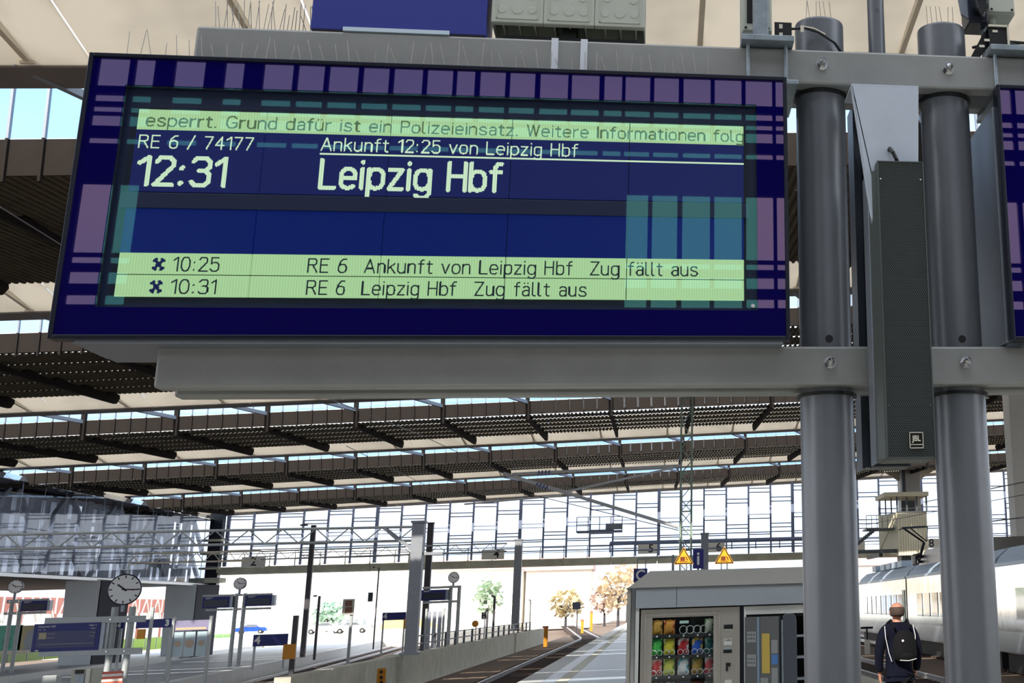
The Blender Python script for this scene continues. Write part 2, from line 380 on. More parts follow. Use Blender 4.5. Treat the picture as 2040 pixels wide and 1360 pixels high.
ob('light_block_roof', MB().box((-32, -25, 20.6), (26, -12, 21)), face, wb)  # unseen roof added to cut the skylight on the board front
for x in (-32, 26): ob('side_screen', MB().box((x-.2, -25, -.8), (x, -12, 21)), face, wb)
ob('light_block_upstand', MB().box((-32, -12.2, 18.2), (26, -12, 21)), face, wb)  # unseen upstand, its height set by how much light it lets in
m = MB(); x = -32; k = 0
rnd = random.Random(3)
while x < 26:
    wv = rnd.choice((.1, .12, .12, .14, .5 if -15 < x < -8 else .12)); m.box((x, -25.15, 9.6), (x+wv, -25.01, 16.7)); x += wv+rnd.choice((.7, .78, .78, .5))
ob('window_bars', m, face, wb)
ob('pane', MB().quad((-32, -25.1, 7), (26, -25.1, 7), (26, -25.1, 18.6), (-32, -25.1, 18.6)), wall_glass, wb)
# ================= the departure board =================
def sx_(u, v): p = at(u, v, Y=5.0); return p.x, p.z
GL = {}
def ring(cx, cy, rx, ry, a0=0, a1=360, n=20):
    out = []
    for i in range(n+1):
        a = math.radians(a0+(a1-a0)*i/n); c, s = math.cos(a), math.sin(a)
        out.append((cx+rx*math.copysign(abs(c)**.75, c), cy+ry*math.copysign(abs(s)**.75, s)))
    return out
O = ring(2.5, 3.5, 2.5, 3.5); D9 = [(0, 9.4), (0, 9.5)]
def P_(s): return [tuple(float(q) for q in p.split(',')) for p in s.split()]
def gl(ch, wd, *st): GL[ch] = (wd, [P_(x) if isinstance(x, str) else x for x in st])
gl(' ', 2.6); gl('.', 1, '0.3,0 0.5,0.3'); gl(':', 1.6, '0.5,0.6 0.7,1', '0.5,6 0.7,6.4'); gl('/', 4, '0,-0.6 4,10.6')
gl('e', 5, ring(2.5, 3.5, 2.5, 3.5, 0, 310), '0,3.6 5,3.6'); gl('o', 5, O); gl('p', 5, O, '0,-3 0,7'); gl('b', 5, O, '0,0 0,10'); gl('d', 5, O, '5,0 5,10')
gl('g', 5, O, '5,7 5,-1.6 4,-3 1.2,-3 0.4,-2.2'); gl('s', 4.6, '4.5,5.8 3.6,7 1.2,7 0.3,6 0.3,4.7 1.2,3.9 3.6,3.2 4.6,2.3 4.6,1 3.6,0 1.2,0 0.1,1.1')
gl('r', 3, '0,0 0,7', '0,4.8 1.4,6.8 3,7'); gl('t', 3.4, '1.4,9 1.4,1 2.2,0 3.4,0', '0,7 3.4,7'); gl('f', 3.4, '1.4,0 1.4,8.6 2.3,10 3.5,10', '0,7 3.4,7')
gl('u', 4.6, '0,7 0,1.4 1.2,0 3,0 4.6,1.6', '4.6,7 4.6,0'); gl('ü', 4.6, '0,7 0,1.4 1.2,0 3,0 4.6,1.6', '4.6,7 4.6,0', '1.1,9.3 1.1,9.5', '3.6,9.3 3.6,9.5')
gl('n', 4.6, '0,0 0,7', '0,5.2 1.5,7 3.4,7 4.6,5.6 4.6,0'); gl('m', 7.6, '0,0 0,7', '0,5.4 1.2,7 2.8,7 3.8,5.8 3.8,0', '3.8,5.4 5,7 6.6,7 7.6,5.8 7.6,0')
A_ = ('0.5,6.1 1.5,7 3.4,7 4.5,6 4.5,0', '4.5,4 1.5,4 0.3,3 0.3,1 1.4,0 3,0 4.5,1.3')
gl('a', 4.6, *A_); gl('ä', 4.6, *A_, '1.1,9.3 1.1,9.5', '3.6,9.3 3.6,9.5'); gl('i', .4, '0.2,0 0.2,7', '0.2,9.4 0.2,9.6'); gl('l', 1.8, '0,10 0,1 0.8,0 1.8,0')
gl('z', 4.4, '0,7 4.4,7 0,0 4.4,0'); gl('v', 4.8, '0,7 2.4,0 4.8,7'); gl('k', 4.6, '0,0 0,10', '4.4,7 0,3.2', '1.6,4.4 4.6,0'); gl('I', .4, '0.2,0 0.2,10')
gl('G', 6.4, ring(3.2, 5, 3.2, 5, 40, 340), '3.6,4.6 6.3,4.6 6.3,1.2'); gl('P', 5.4, '0,0 0,10 4,10 5.3,8.8 5.3,6.2 4,5 0,5'); gl('R', 5.8, '0,0 0,10 4,10 5.3,8.8 5.3,6.4 4,5.2 0,5.2', '3,5.2 5.8,0')
gl('W', 8, '0,10 2,0 4,10 6,0 8,10'); gl('A', 6.4, '0,0 3.2,10 6.4,0', '1.1,3.2 5.3,3.2'); gl('E', 5, '5,10 0,10 0,0 5,0', '0,5.2 4.5,5.2'); gl('L', 4.8, '0,10 0,0 4.8,0')
gl('H', 5.6, '0,0 0,10', '5.6,0 5.6,10', '0,5.2 5.6,5.2'); gl('Z', 5.4, '0,10 5.4,10 0,0 5.4,0')
gl('0', 5, ring(2.5, 5, 2.5, 5)); gl('1', 2.8, '0,7.8 2.6,10 2.6,0'); gl('2', 5, '0.1,8.2 1.2,10 3.8,10 5,8.8 5,6.8 0,0 5.1,0')
gl('3', 5, '0.1,8.6 1.3,10 3.8,10 5,8.8 5,6.4 3.9,5.3 2,5.3', '3.9,5.3 5.1,4.2 5.1,1.3 3.8,0 1.2,0 0,1.4'); gl('4', 5.2, '4,0 4,10 0,3 5.4,3')
gl('5', 5, '4.8,10 0.5,10 0.3,5.4 1.5,6.2 3.8,6.2 5,5 5,1.4 3.8,0 1.2,0 0,1.4'); gl('6', 5, '4.6,10 3,10 0.9,7.6 0,4', ring(2.5, 3, 2.5, 3)); gl('7', 5, '0,10 5,10 1.4,0')
gl('x', 7, '0.8,0.8 6.2,8.2', '6.2,0.8 0.8,8.2', '2.4,4.5 4.6,4.5', '0,1.4 1.6,0', '7,1.4 5.4,0', '0,7.6 1.6,9', '7,7.6 5.4,9')
DOT = .00262
def seg_d(px, py, a, b):
    dx, dy = b[0]-a[0], b[1]-a[1]; L = dx*dx+dy*dy
    t = max(0, min(1, ((px-a[0])*dx+(py-a[1])*dy)/L)) if L else 0
    return math.hypot(px-a[0]-t*dx, py-a[1]-t*dy)
def lcd(s, x0, x1, zbase, cap, th, y, m, par, clip=None, dot=DOT, name='lettering'):
    tot = sum(GL[c][0]+2.1 for c in s)-2.1; ux = (x1-x0)/tot; uz = cap/10
    mb = MB(); cx = x0; cells = set()
    for c in s:
        wd, st = GL[c]
        for pl in st:
            pts = [(cx+q[0]*ux, zbase+q[1]*uz) for q in pl]
            for a, b in zip(pts, pts[1:]):
                i0 = int((min(a[0], b[0])-th)/dot)-1; i1 = int((max(a[0], b[0])+th)/dot)+1
                k0 = int((min(a[1], b[1])-th)/dot)-1; k1 = int((max(a[1], b[1])+th)/dot)+1
                for i in range(i0, i1+1):
                    for k in range(k0, k1+1):
                        if seg_d((i+.5)*dot, (k+.5)*dot, a, b) < th/2: cells.add((k, i))
        cx += (wd+2.1)*ux
    cells = sorted(cells); i = 0
    while i < len(cells):
        k, a = cells[i]; b = a
        while i+1 < len(cells) and cells[i+1] == (k, b+1): i += 1; b += 1
        i += 1; xa, xb = a*dot, (b+1)*dot
        if clip: xb = min(xb, clip)
        if xb > xa: mb.quad((xa, y, k*dot), (xb, y, k*dot), (xb, y, (k+1)*dot), (xa, y, (k+1)*dot))
    return ob(name, mb, m, par)
def lcdpx(s, u0, u1, v0, capv, th, y, m, par, u1v=None, **k):   # start pixel, end pixel, baseline
    a = at(u0, v0, Y=y); b = at(u1, u1v if u1v is not None else v0, Y=y); c = at(u0, capv, Y=y)
    return lcd(s, a.x, b.x, (a.z), c.z-a.z, th, y, m, par, **k)
def lcd_mat(name, c, e, line):                             # fine pixel columns of the panel
    m = mat(name, c, .35, spec=.3); t = m.node_tree; b = t.nodes['Principled BSDF']
    tcn = t.nodes.new('ShaderNodeTexCoord'); wv = t.nodes.new('ShaderNodeTexWave'); wv.bands_direction = 'X'; wv.inputs['Scale'].default_value = 1/(.0052*PI)*.5
    r = t.nodes.new('ShaderNodeValToRGB'); a = lin(c)
    r.color_ramp.elements[0].position = .1; r.color_ramp.elements[0].color = (*[x*line for x in a], 1); r.color_ramp.elements[1].position = .6; r.color_ramp.elements[1].color = (*a, 1)
    t.links.new(tcn.outputs['Object'], wv.inputs[0]); t.links.new(wv.outputs[0], r.inputs[0]); t.links.new(r.outputs[0], b.inputs['Emission Color'])
    b.inputs['Base Color'].default_value = (*[x*.25 for x in a], 1); b.inputs['Emission Strength'].default_value = e
    return m
lit = lcd_mat('lcd_lit_row', (200, 246, 178), .6, .85)
litdot = lcd_mat('lcd_lit_dot', (226, 255, 214), .72, .85)
dim = mat('lcd_dim_dot', (96, 128, 84), .5, emit=.15)
inkd = mat('lcd_dark_dot', (24, 44, 52), .4)
inkb = mat('lcd_blue_dot', (14, 30, 96), .4)
scr1 = lcd_mat('lcd_blue_field', (32, 40, 112), .42, .9)
scr2 = lcd_mat('lcd_deep_field', (2, 28, 116), .5, .9)
bez = mat('board_inner_bezel', (22, 27, 62), .45)
gap = mat('lcd_gap_line', (10, 14, 40), .5)
cover = glass('board_cover_glass', (.95, .97, 1), .055, (.25, .95, .85))
def board_shell(label, x0, x1, front=True):
    t = thing('departure_board', label, 'display board', ((x0+x1)/2, 5.2, 2.747))
    za, zc = 2.772, 3.868
    wx0, wx1, wz0, wz1 = x0+.125, x1-.112, 2.876, 3.756
    ob('housing', MB().box((x0+.05, 5.04, 2.748), (x1-.02, 5.36, 3.86)), casing, t, bev=.004)
    ob('base_plate', MB().box((x0+.07, 5.012, 2.742), (x1-.01, 5.4, 2.762)), casing, t, bev=.003)
    ob('printed_frame', MB().prism([(x0, 5, za), (wx0, 5, za), (wx0, 5, zc), (x0, 5, zc)], (0, .012, 0)).prism([(wx1, 5, za), (x1, 5, za), (x1, 5, zc), (wx1, 5, zc)], (0, .012, 0))
       .prism([(wx0, 5, za), (wx1, 5, za), (wx1, 5, wz0), (wx0, 5, wz0)], (0, .012, 0)).prism([(wx0, 5, wz1), (wx1, 5, wz1), (wx1, 5, zc), (wx0, 5, zc)], (0, .012, 0)), navy, t)
    d = .016
    ob('edge_trim', MB().box((x0-d, 4.992, za-d), (x0, 5.06, zc+d)).box((x1, 4.992, za-d), (x1+d, 5.06, zc+d)).box((x0, 4.992, zc), (x1, 5.06, zc+d)).box((x0, 4.992, za-d), (x1, 5.06, za)), casing_dark, t, bev=.003)
    ob('cover_glass', MB().quad((wx0, 5.004, wz0), (wx1, 5.004, wz0), (wx1, 5.004, wz1), (wx0, 5.004, wz1)), cover, t)
    ob('inner_bezel', MB().box((wx0, 5.03, wz0), (wx1, 5.04, wz1)), bez, t)
    return t
bd = board_shell('large blue departure board left of the pillars, showing 12:31 Leipzig Hbf', -2.168, .508)
XA, XB = -1.9905, .3447; CW = (XB-XA)/5
yl = 5.021
rows = [('ticker_row', 3.574, 3.657, lit), ('screen_field', 3.326, 3.574, scr1), ('screen_field', 3.086, 3.262, scr2), ('cancelled_row', 3.004, 3.084, lit), ('cancelled_row', 2.917, 2.999, lit)]
for nm, z0, z1, m in rows:
    z0, z1 = [1.75+(z-1.75)*1.0042 for z in (z0, z1)]
    for i in range(5):
        ob(nm, MB().box((XA+CW*i+.0017, yl, z0), (XA+CW*(i+1)-.0017, yl+.008, z1)), m, bd)
ob('module_backing', MB().box((XA-.02, 5.0295, 2.9), (XB+.02, 5.0305, 3.68)), gap, bd)
ob('divider_bar', MB().box((XA-.02, 5.013, 3.264), (XB+.02, 5.03, 3.325)), bez, bd, bev=.002)
yt = yl-.001
def q(*a, **k): return lcdpx(*a, **k)
th1 = .0056
cut = XB-.001
# ticker: its dots are half faded while it scrolls
a = at(291, 251, Y=yt)
lcd('esperrt. Grund dafür ist ein Polizeieinsatz. Weitere Informationen folg', a.x, cut-.002, 3.597, .047, .006, yt, dim, bd, clip=cut, name='lettering')
lcd('RE 6 / 74177', at(276, 292, Y=yt).x, at(503, 297, Y=yt).x, at(276, 293, Y=yt).z, .05, th1, yt, litdot, bd, name='lettering')
lcd('Ankunft 12:25 von Leipzig Hbf', at(640, 298, Y=yt).x, at(1150, 306, Y=yt).x, at(640, 299, Y=yt).z, .052, th1, yt, litdot, bd, name='lettering')
zu = at(637, 306, Y=yt).z
ob('underline', MB().box((at(637, 306, Y=yt).x, yt-.0005, zu-.004), (cut, yt, zu+.003)), litdot, bd)
lcd('12:31', at(273, 368, Y=yt).x, at(446, 370, Y=yt).x, at(272, 367, Y=yt).z, .112, .0172, yt, litdot, bd, dot=.0042, name='lettering')
lcd('Leipzig Hbf', at(637, 372, Y=yt).x, at(996, 378, Y=yt).x, at(638, 373, Y=yt).z, .112, .0172, yt, litdot, bd, dot=.0042, name='lettering')
for v0, tm, items in ((542, '10:25', [('RE 6', 613, 689), ('Ankunft von Leipzig Hbf', 726, 1139), ('Zug fällt aus', 1177, 1389)]), (586, '10:31', [('RE 6', 611, 685), ('Leipzig Hbf', 721, 907), ('Zug fällt aus', 946, 1167)])):
    z = at(700, v0+.6, Y=yt).z
    lcd(tm, at(344 if v0 < 560 else 339, v0, Y=yt).x, at(434 if v0 < 560 else 429, v0, Y=yt).x, z, .053, th1, yt, inkd, bd, name='lettering')
    for s, u0, u1 in items: lcd(s, at(u0, v0, Y=yt).x, at(u1, v0, Y=yt).x, z, .053, th1, yt, inkd, bd, name='lettering')
    u = 314 if v0 < 560 else 309
    lcd('x', at(u-10, v0, Y=yt).x, at(u+10, v0, Y=yt).x, z+.004, .045, .0105, yt, inkb, bd, name='lettering')
p = at(1500, 609, Y=5)
ob('lock_screw', MB().cyl((p.x, 4.998, p.z), (p.x, 5.004, p.z), .008), chrome, bd)
# the neighbouring board at the right edge
b2 = board_shell('blue departure board cut by the right edge, beyond the second pillar', 1.452, 4.13)
ob('screen_field', MB().box((1.64, yl, 2.92), (3.94, yl+.008, 3.657)), scr2, b2)
lcd('Ankunft', 1.66, 2.2, 3.585, .05, th1, yt, litdot, b2, name='lettering')
ob('side_cover', MB().box((1.425, 5.05, 2.76), (1.452, 5.5, 3.8)), casing, b2, bev=.004)

# ================= pillars and beams =================
def pipe(m, x, y, z0, z1, r=.1115): return m.cyl((x, y, z0), (x, y, z1), r, n=48)
PXS = (.700, 1.262)
labs = ('left of the two thick dark grey steel pillars holding the boards', 'right of the two thick dark grey steel pillars holding the boards')
yp = 5.25
for x, l in zip(PXS, labs):
    t = thing('pillar', l, 'pillar', (x, yp, 0))
    ob('lower_shaft', pipe(MB(), x, yp, 0, 2.575), pipe_m, t, smooth=True)
    ob('middle_shaft', pipe(MB(), x, yp, 2.575, 3.9, .109), pipe_m, t, smooth=True)
    ob('upper_cap', pipe(MB(), x, yp, 4.0, 4.235, .109).lathe([(.109, 4.235), (.107, 4.243), (.0, 4.244)], (x, yp, 0), 48), pipe_m, t, smooth=True)
    ob('collar', MB().lathe([(.112, 2.562), (.124, 2.562), (.124, 2.574), (.112, 2.574)], (x, yp, 0), 40).lathe([(.11, 3.885), (.12, 3.885), (.12, 3.9), (.11, 3.9)], (x, yp, 0), 40), blackm, t)
    ob('drain_hole', MB().cyl((x, yp-.112, 2.79), (x, yp-.1, 2.79), .016), blackm, t)
def beam(label, x0, x1, z0, z1, bolts):
    t = thing('support_beam', label, 'beam', ((x0+x1)/2, yp, z0))
    for n_, (a, b) in (('front_rail', (5.1, 5.18)), ('rear_rail', (5.32, 5.4))):
        o = ob(n_, MB().box((x0, a, z0), (x1, b, z1)), steel, t, bev=.011)
    for bx in bolts:
        zc = (z0+z1)/2+.01
        ob('bolt', MB().cyl((bx, 5.1, zc), (bx, 5.094, zc), .021, n=24).cyl((bx, 5.094, zc), (bx, 5.078, zc), .0165, n=6).lathe([(.012, -5.078), (.012, -5.068), (.009, -5.06), (.004, -5.057), (0, -5.056)], (bx, 0, zc), 16, axis='Y') if False else
           MB().cyl((bx, 5.1, zc), (bx, 5.094, zc), .027, n=24).cyl((bx, 5.094, zc), (bx, 5.074, zc), .021, n=6).cyl((bx, 5.074, zc), (bx, 5.05, zc), .016, .014, n=16).cyl((bx, 5.05, zc), (bx, 5.038, zc), .014, .005, n=16), chrome, t)
    return t
ub = beam('upper grey steel beam running behind the top of the departure board', -1.85, 4.2, 3.9, 4.062, (.689, 1.25))
beam('lower grey steel beam under the departure board with two dome bolts', -1.845, 4.2, 2.592, 2.752, (.695, 1.262))
ob('cross_plate', MB().box((.84, 5.13, 4.062), (1.13, 5.37, 4.072)), steel, ub)
for x in (.87, .92, 1.06, 1.1): ob('nut', MB().cyl((x, 5.2, 4.072), (x, 5.2, 4.085), .014, n=6), steel, ub)
t = thing('mast_pipe', 'thin grey vertical pipe between the two pillar tops', 'pipe', (.962, yp, 4.07))
ob('shaft', MB().cyl((.962, yp, 4.07), (.962, yp, 5.0), .038, n=32), pipe_m, t, smooth=True)
ob('rivet', MB().cyl((.962, yp-.041, 4.32), (.962, yp-.036, 4.32), .008), chrome, t)

# clamps with galvanised posts
def clamp(label, xc, post=True):
    t = thing('clamp', label, 'clamp', (xc, 5.2, 3.88))
    a, b = xc-.098, xc+.098
    ob('top_plate', MB().box((a-.015, 5.03, 4.066), (b+.015, 5.44, 4.092)), galv, t, bev=.003)
    ob('bottom_plate', MB().box((a+.01, 5.04, 3.872), (b+.03, 5.44, 3.892)), galv, t, bev=.003)
    for x in (a+.017, b-.017):
        for y in (5.085, 5.415): ob('threaded_rod', MB().cyl((x, y, 3.87), (x, y, 4.1), .0085, n=10), galv, t)
    return t
c1 = clamp('galvanised clamp on the upper beam left of the first pillar', .45)
ob('upright', MB().box((.39, 5.05, 4.09), (.455, 5.11, 4.75)), galv, c1, bev=.004)
ob('slotted_bracket', MB().box((.485, 5.1, 4.092), (.56, 5.104, 4.185)), blackm, c1)
for z in (4.115, 4.155): ob('slot', MB().box((.505, 5.098, z), (.52, 5.1, z+.02)), white_steel, c1)
c2 = clamp('galvanised clamp on the upper beam right of the second pillar', 1.545)
ob('angle_bracket', MB().prism([(1.36, 5.12, 4.06), (1.40, 5.12, 4.06), (1.49, 5.12, 4.17), (1.455, 5.12, 4.2), (1.43, 5.12, 4.19)], (0, .004, 0)).box((1.44, 5.08, 4.092), (1.53, 5.084, 4.2)).box((1.44, 5.08, 4.192), (1.53, 5.2, 4.2)), blackm, c2)
ob('bracket_edge', MB().box((1.524, 5.07, 4.092), (1.532, 5.2, 4.2)).box((1.44, 5.07, 4.196), (1.53, 5.08, 4.204)), white_steel, c2)
ob('upright', MB().cyl((1.47, 5.25, 4.09), (1.47, 5.25, 4.32), .016), galv, c2)
for x, z in ((1.405, 4.1), (1.43, 4.13), (1.47, 4.175)): ob('slot', MB().box((x-.012, 5.077, z-.005), (x+.012, 5.0795, z+.006)), white_steel, c2)
# boxes above the beam
t = thing('junction_box', 'wide pale grey-green row of knockout junction boxes on the upper beam', 'junction box', (-.39, 5.2, 4.06))
for i in range(3):
    x0 = -.706+i*.212
    ob('cover', MB().box((x0, 5.1, 4.132), (x0+.211, 5.135, 4.34)), beige, t, bev=.004)
    cx, cz = x0+.105, 4.225
    for dx, dz, r in ((0, -.03, .024), (-.062, -.035, .017), (.06, -.035, .017), (-.055, .035, .017), (.055, .03, .017)):
        ob('knockout', MB().cyl((cx+dx, 5.1, cz+dz), (cx+dx, 5.0975, cz+dz), r, r-.002, n=20), beige, t)
    ob('cover_rim', MB().box((x0+.02, 5.097, 4.148), (x0+.19, 5.1, 4.152)).box((x0+.02, 5.097, 4.148), (x0+.024, 5.1, 4.33)).box((x0+.188, 5.097, 4.148), (x0+.192, 5.1, 4.33)), beige, t)
    for dx in (.04, .105, .17): ob('inner_rib', MB().box((x0+dx, 5.14, 4.14), (x0+dx+.006, 5.29, 4.2)), beige, t)
ob('rear_tray', MB().box((-.706, 5.29, 4.132), (-.07, 5.3, 4.34)).box((-.706, 5.13, 4.132), (-.7, 5.3, 4.34)).box((-.076, 5.13, 4.132), (-.07, 5.3, 4.34)).box((-.706, 5.13, 4.21), (-.07, 5.3, 4.22)), beige, t)
ob('mount_foot', MB().box((-.66, 5.14, 4.062), (-.1, 5.3, 4.09)).box((-.42, 5.16, 4.09), (-.36, 5.28, 4.21)), blackm, t)
bl = mat('blue_sign_panel', (52, 60, 146), .4)
t = thing('platform_number_sign', 'plain blue sign box standing on the upper beam', 'sign', (-1.07, 5.2, 4.06))
ob('body', MB().box((-1.418, 5.1, 4.068), (-.725, 5.3, 4.55)), bl, t, bev=.004)
ob('underside_tray', MB().box((-1.408, 5.105, 4.064), (-.735, 5.295, 4.07)), mat('sign_underside', (78, 70, 66), .6), t)
ob('light_strip', MB().box((-1.29, 5.12, 4.062), (-.87, 5.16, 4.098)).box((-1.29, 5.095, 4.063), (-.87, 5.12, 4.08)), mat('pale_light_strip', (205, 222, 236), .3), t)
def encl(label, x0, x1, z0, z1, y, pivot=None):
    t = thing('junction_box', label, 'junction box', ((x0+x1)/2, y, z0))
    ob('body', MB().box((x0, y, z0), (x1, y+.12, z1)), beige, t, bev=.006)
    ob('lid', MB().box((x0+.006, y-.012, z0+.006), (x1-.006, y, z1-.006)), beige, t, bev=.004)
    for x in (x0+.018, x1-.018): ob('screw', MB().cyl((x, y-.014, z0+.018), (x, y-.011, z0+.018), .006), blackm, t)
    return t
j = encl('beige plastic junction box at the top right above a cable gland', 1.468, 1.6, 4.31, 4.6, 5.18)
ob('cable_gland', MB().cyl((1.5, 5.24, 4.31), (1.5, 5.24, 4.28), .022, n=12).cyl((1.5, 5.24, 4.28), (1.5, 5.24, 4.21), .018, n=16), beige, j)
j = encl('grey-green junction box behind the galvanised upright', .352, .488, 4.2, 4.5, 5.25)
ob('dark_window', MB().box((.375, 5.234, 4.24), (.465, 5.238, 4.48)), blackm, j)
t = thing('camera_housing', 'dark device with hanging cable between second pillar top and junction box', 'camera', (1.38, 5.2, 4.24))
ob('body', MB().box((1.375, 5.16, 4.255), (1.465, 5.3, 4.5)), casing_dark, t, bev=.006)
ob('lens_ring', MB().cyl((1.43, 5.16, 4.32), (1.43, 5.13, 4.32), .03, n=20), blackm, t)
ob('side_plate', MB().prism([(1.325, 5.17, 4.45), (1.345, 5.17, 4.3), (1.385, 5.17, 4.27), (1.385, 5.17, 4.5)], (0, .02, 0)), casing, t)
ob('cable', MB().tube([(1.385, 5.12, 4.5), (1.388, 5.11, 4.38), (1.405, 5.11, 4.3), (1.43, 5.12, 4.262), (1.442, 5.13, 4.29)], .006), blackm, t)
ob('mount_arm', MB().cyl((1.46, 5.24, 4.3), (1.46, 5.24, 4.07), .012), galv, t)
def cable(label, pts, r=.007, grp=None):
    m = MB().tube(pts, r); return ob('cable', m, blackm, label=label, cat='cable', group=grp)
cable('black cable looping over the left pillar top', [(.52, 5.13, 4.16), (.565, 5.12, 4.165), (.62, 5.12, 4.172), (.68, 5.12, 4.155), (.75, 5.125, 4.11), (.79, 5.15, 4.066)], .006)
o = ob('cable_clip', MB().box((.60, 5.112, 4.15), (.615, 5.118, 4.18)).tube([(.61, 5.117, 4.178), (.66, 5.117, 4.17), (.71, 5.12, 4.145)], .004), white_steel, label='white strap clip on the black cable at the left pillar top', cat='clip')
cable('black cable running from the angle bracket to the right edge', [(1.38, 5.14, 4.12), (1.45, 5.16, 4.15), (1.55, 5.2, 4.185), (1.66, 5.2, 4.18), (1.8, 5.2, 4.16)], .007)
cable('lower black cable running to the right edge', [(1.53, 5.18, 4.17), (1.6, 5.2, 4.17), (1.7, 5.2, 4.155), (1.82, 5.2, 4.14)], .006)
cable('short thin cable above the galvanised upright', [(.462, 5.16, 4.40), (.475, 5.14, 4.33), (.495, 5.12, 4.325), (.505, 5.1, 4.4)], .004)
strap_m = mat('bright_strap', (226, 230, 240), .35, .1)
# straps on the beam, bird spikes
for x, l in ((-.455, 'left of two bright metal straps on the upper beam'), (-.335, 'right of two bright metal straps on the upper beam')):
    ob('strap', MB().box((x, 5.088, 3.9), (x+.028, 5.099, 4.063)), strap_m, label=l, cat='strap')
sp = thing('bird_spikes', 'row of fine wire bird spikes along the top of the departure board', 'bird spikes', (-.9, 5.06, 3.885))
wire = mat('spike_wire', (150, 146, 138), .4, .5)
ob('base_strip', MB().box((-2.1, 5.06, 3.884), (.25, 5.08, 3.89)), wire, sp)
rr = random.Random(5)
for i in range(50):
    x = -2.08+i*.0465
    ob('spike', MB().cyl((x, 5.07, 3.888), (x+rr.uniform(-.035, .01), 5.07+rr.uniform(-.01, .02), 3.888+rr.uniform(.08, .14)), .0014, n=4), wire, sp)
sp = thing('bird_spikes', 'row of fine wire bird spikes on the upper beam left of the blue sign box', 'bird spikes', (-1.6, 5.14, 4.064))
ob('base_strip', MB().box((-1.8, 5.13, 4.062), (-1.43, 5.15, 4.066)), wire, sp)
for i in range(26):
    x = -1.79+i*.0152
    ob('spike', MB().cyl((x, 5.14, 4.066), (x+rr.uniform(-.03, .015), 5.14, 4.066+rr.uniform(.06, .15)), .0015, n=4), wire, sp)
for px in PXS:
    sp = thing('bird_spikes', 'few thin wire spikes on top of the %s pillar cap' % ('left' if px < 1 else 'right'), 'bird spikes', (px, yp, 4.244))
    for i in range(6):
        x = px-.06+i*.024; ob('spike', MB().cyl((x, yp, 4.24), (x+rr.uniform(-.02, .02), yp-.02, 4.36), .0013, n=4), wire, sp)

# ================= column loudspeakers =================
spk_side = mat('speaker_grey_side', (66, 72, 70), .45); spk_face = mat('speaker_black_inside', (12, 13, 14), .8)
grille_m = mat('speaker_grille_grey', (84, 90, 88), .45, .2)
t = thing('loudspeaker', 'tall slim grey column loudspeaker with perforated grille in front of the pillars', 'loudspeaker', (.96, 4.95, 2.26))
x0, x1, z0, z1 = .876, 1.062, 2.268, 3.468
ob('cabinet', MB().box((x0-.004, 4.868, z0-.002), (x1, 5.03, z1)).prism([(x0-.004, 4.868, z0), (x0-.034, 4.93, z0), (x0-.034, 5.03, z0), (x0-.004, 5.03, z0)], (0, 0, z1-z0-.03)), spk_side, t, bev=.002)
ob('baffle', MB().box((x0+.003, 4.862, z0+.003), (x1-.003, 4.868, z1-.003)), spk_face, t)
hexes = MB(); hp = .0078; nx = int((x1-x0)/hp); k = 0; zz = z0+.004
hr = hp/math.sqrt(3)
while zz < z1-.002:                                       # grille: honeycomb of thin bars
    for i in range(nx+1):
        cx = x0+.002+i*hp+(hp/2 if k % 2 else 0)
        if cx > x1-.002: continue
        pts = [(cx+hr*math.sin(PI/3*a), zz+hr*math.cos(PI/3*a)) for a in (0, 1, 2, 3)]
        inn = [(cx+hr*.72*math.sin(PI/3*a), zz+hr*.72*math.cos(PI/3*a)) for a in range(6)]
        out = [(cx+hr*1.0*math.sin(PI/3*a), zz+hr*1.0*math.cos(PI/3*a)) for a in range(6)]
        b = len(hexes.v); hexes.v += [V((p[0], 4.85, p[1])) for p in out]+[V((p[0], 4.85, p[1])) for p in inn]
        hexes.f += [(b+a, b+(a+1) % 6, b+6+(a+1) % 6, b+6+a) for a in range(6)]
    zz += hr*1.5; k += 1
ob('grille', hexes, grille_m, t, kind='stuff')
ob('grille_edge', MB().box((x0-.003, 4.848, z0), (x0+.002, 4.866, z1)).box((x1-.002, 4.848, z0), (x1+.003, 4.866, z1)).box((x0, 4.848, z1-.004), (x1, 4.866, z1)).box((x0, 4.848, z0), (x1, 4.866, z0+.004)), grille_m, t)
ob('side_rail', MB().box((x0-.036, 4.92, z0-.01), (x0-.03, 5.03, z1-.03)), casing, t)
bx, bz = .988, 2.335
ob('badge', MB().box((bx-.027, 4.842, bz-.031), (bx+.027, 4.848, bz+.031)), spk_face, t)
ob('badge_frame', MB().box((bx-.027, 4.84, bz+.028), (bx+.027, 4.842, bz+.031)).box((bx-.027, 4.84, bz-.018), (bx+.027, 4.842, bz-.0155)).box((bx-.027, 4.84, bz-.031), (bx+.027, 4.842, bz-.028)).box((bx-.027, 4.84, bz-.031), (bx-.0245, 4.842, bz+.031)).box((bx+.0245, 4.84, bz-.031), (bx+.027, 4.842, bz+.031)), white_steel, t)
text('JBL', .03, white_steel, (bx, 4.841, bz+.006), t, sx=.8, bold=.0006)
for px, pz in ((.885, 2.47), (1.05, 2.47), (.885, 3.39), (1.05, 3.39)): ob('screw', MB().cyl((px, 4.846, pz), (px, 4.85, pz), .0035, n=8), chrome, t)
t = thing('speaker_bracket', 'light grey tapered metal bracket plate above the column loudspeaker', 'bracket', (.93, 4.95, 3.4))
brk = mat('bracket_light_grey', (196, 204, 216), .4, .2, var=.05)
ob('face_plate', MB().prism([(.785, 4.9, 3.815), (1.07, 4.9, 3.815), (1.052, 4.9, 3.4), (.955, 4.9, 3.05), (.872, 4.9, 3.05), (.868, 4.9, 3.36)], (0, .006, 0)), brk, t, bev=.002)
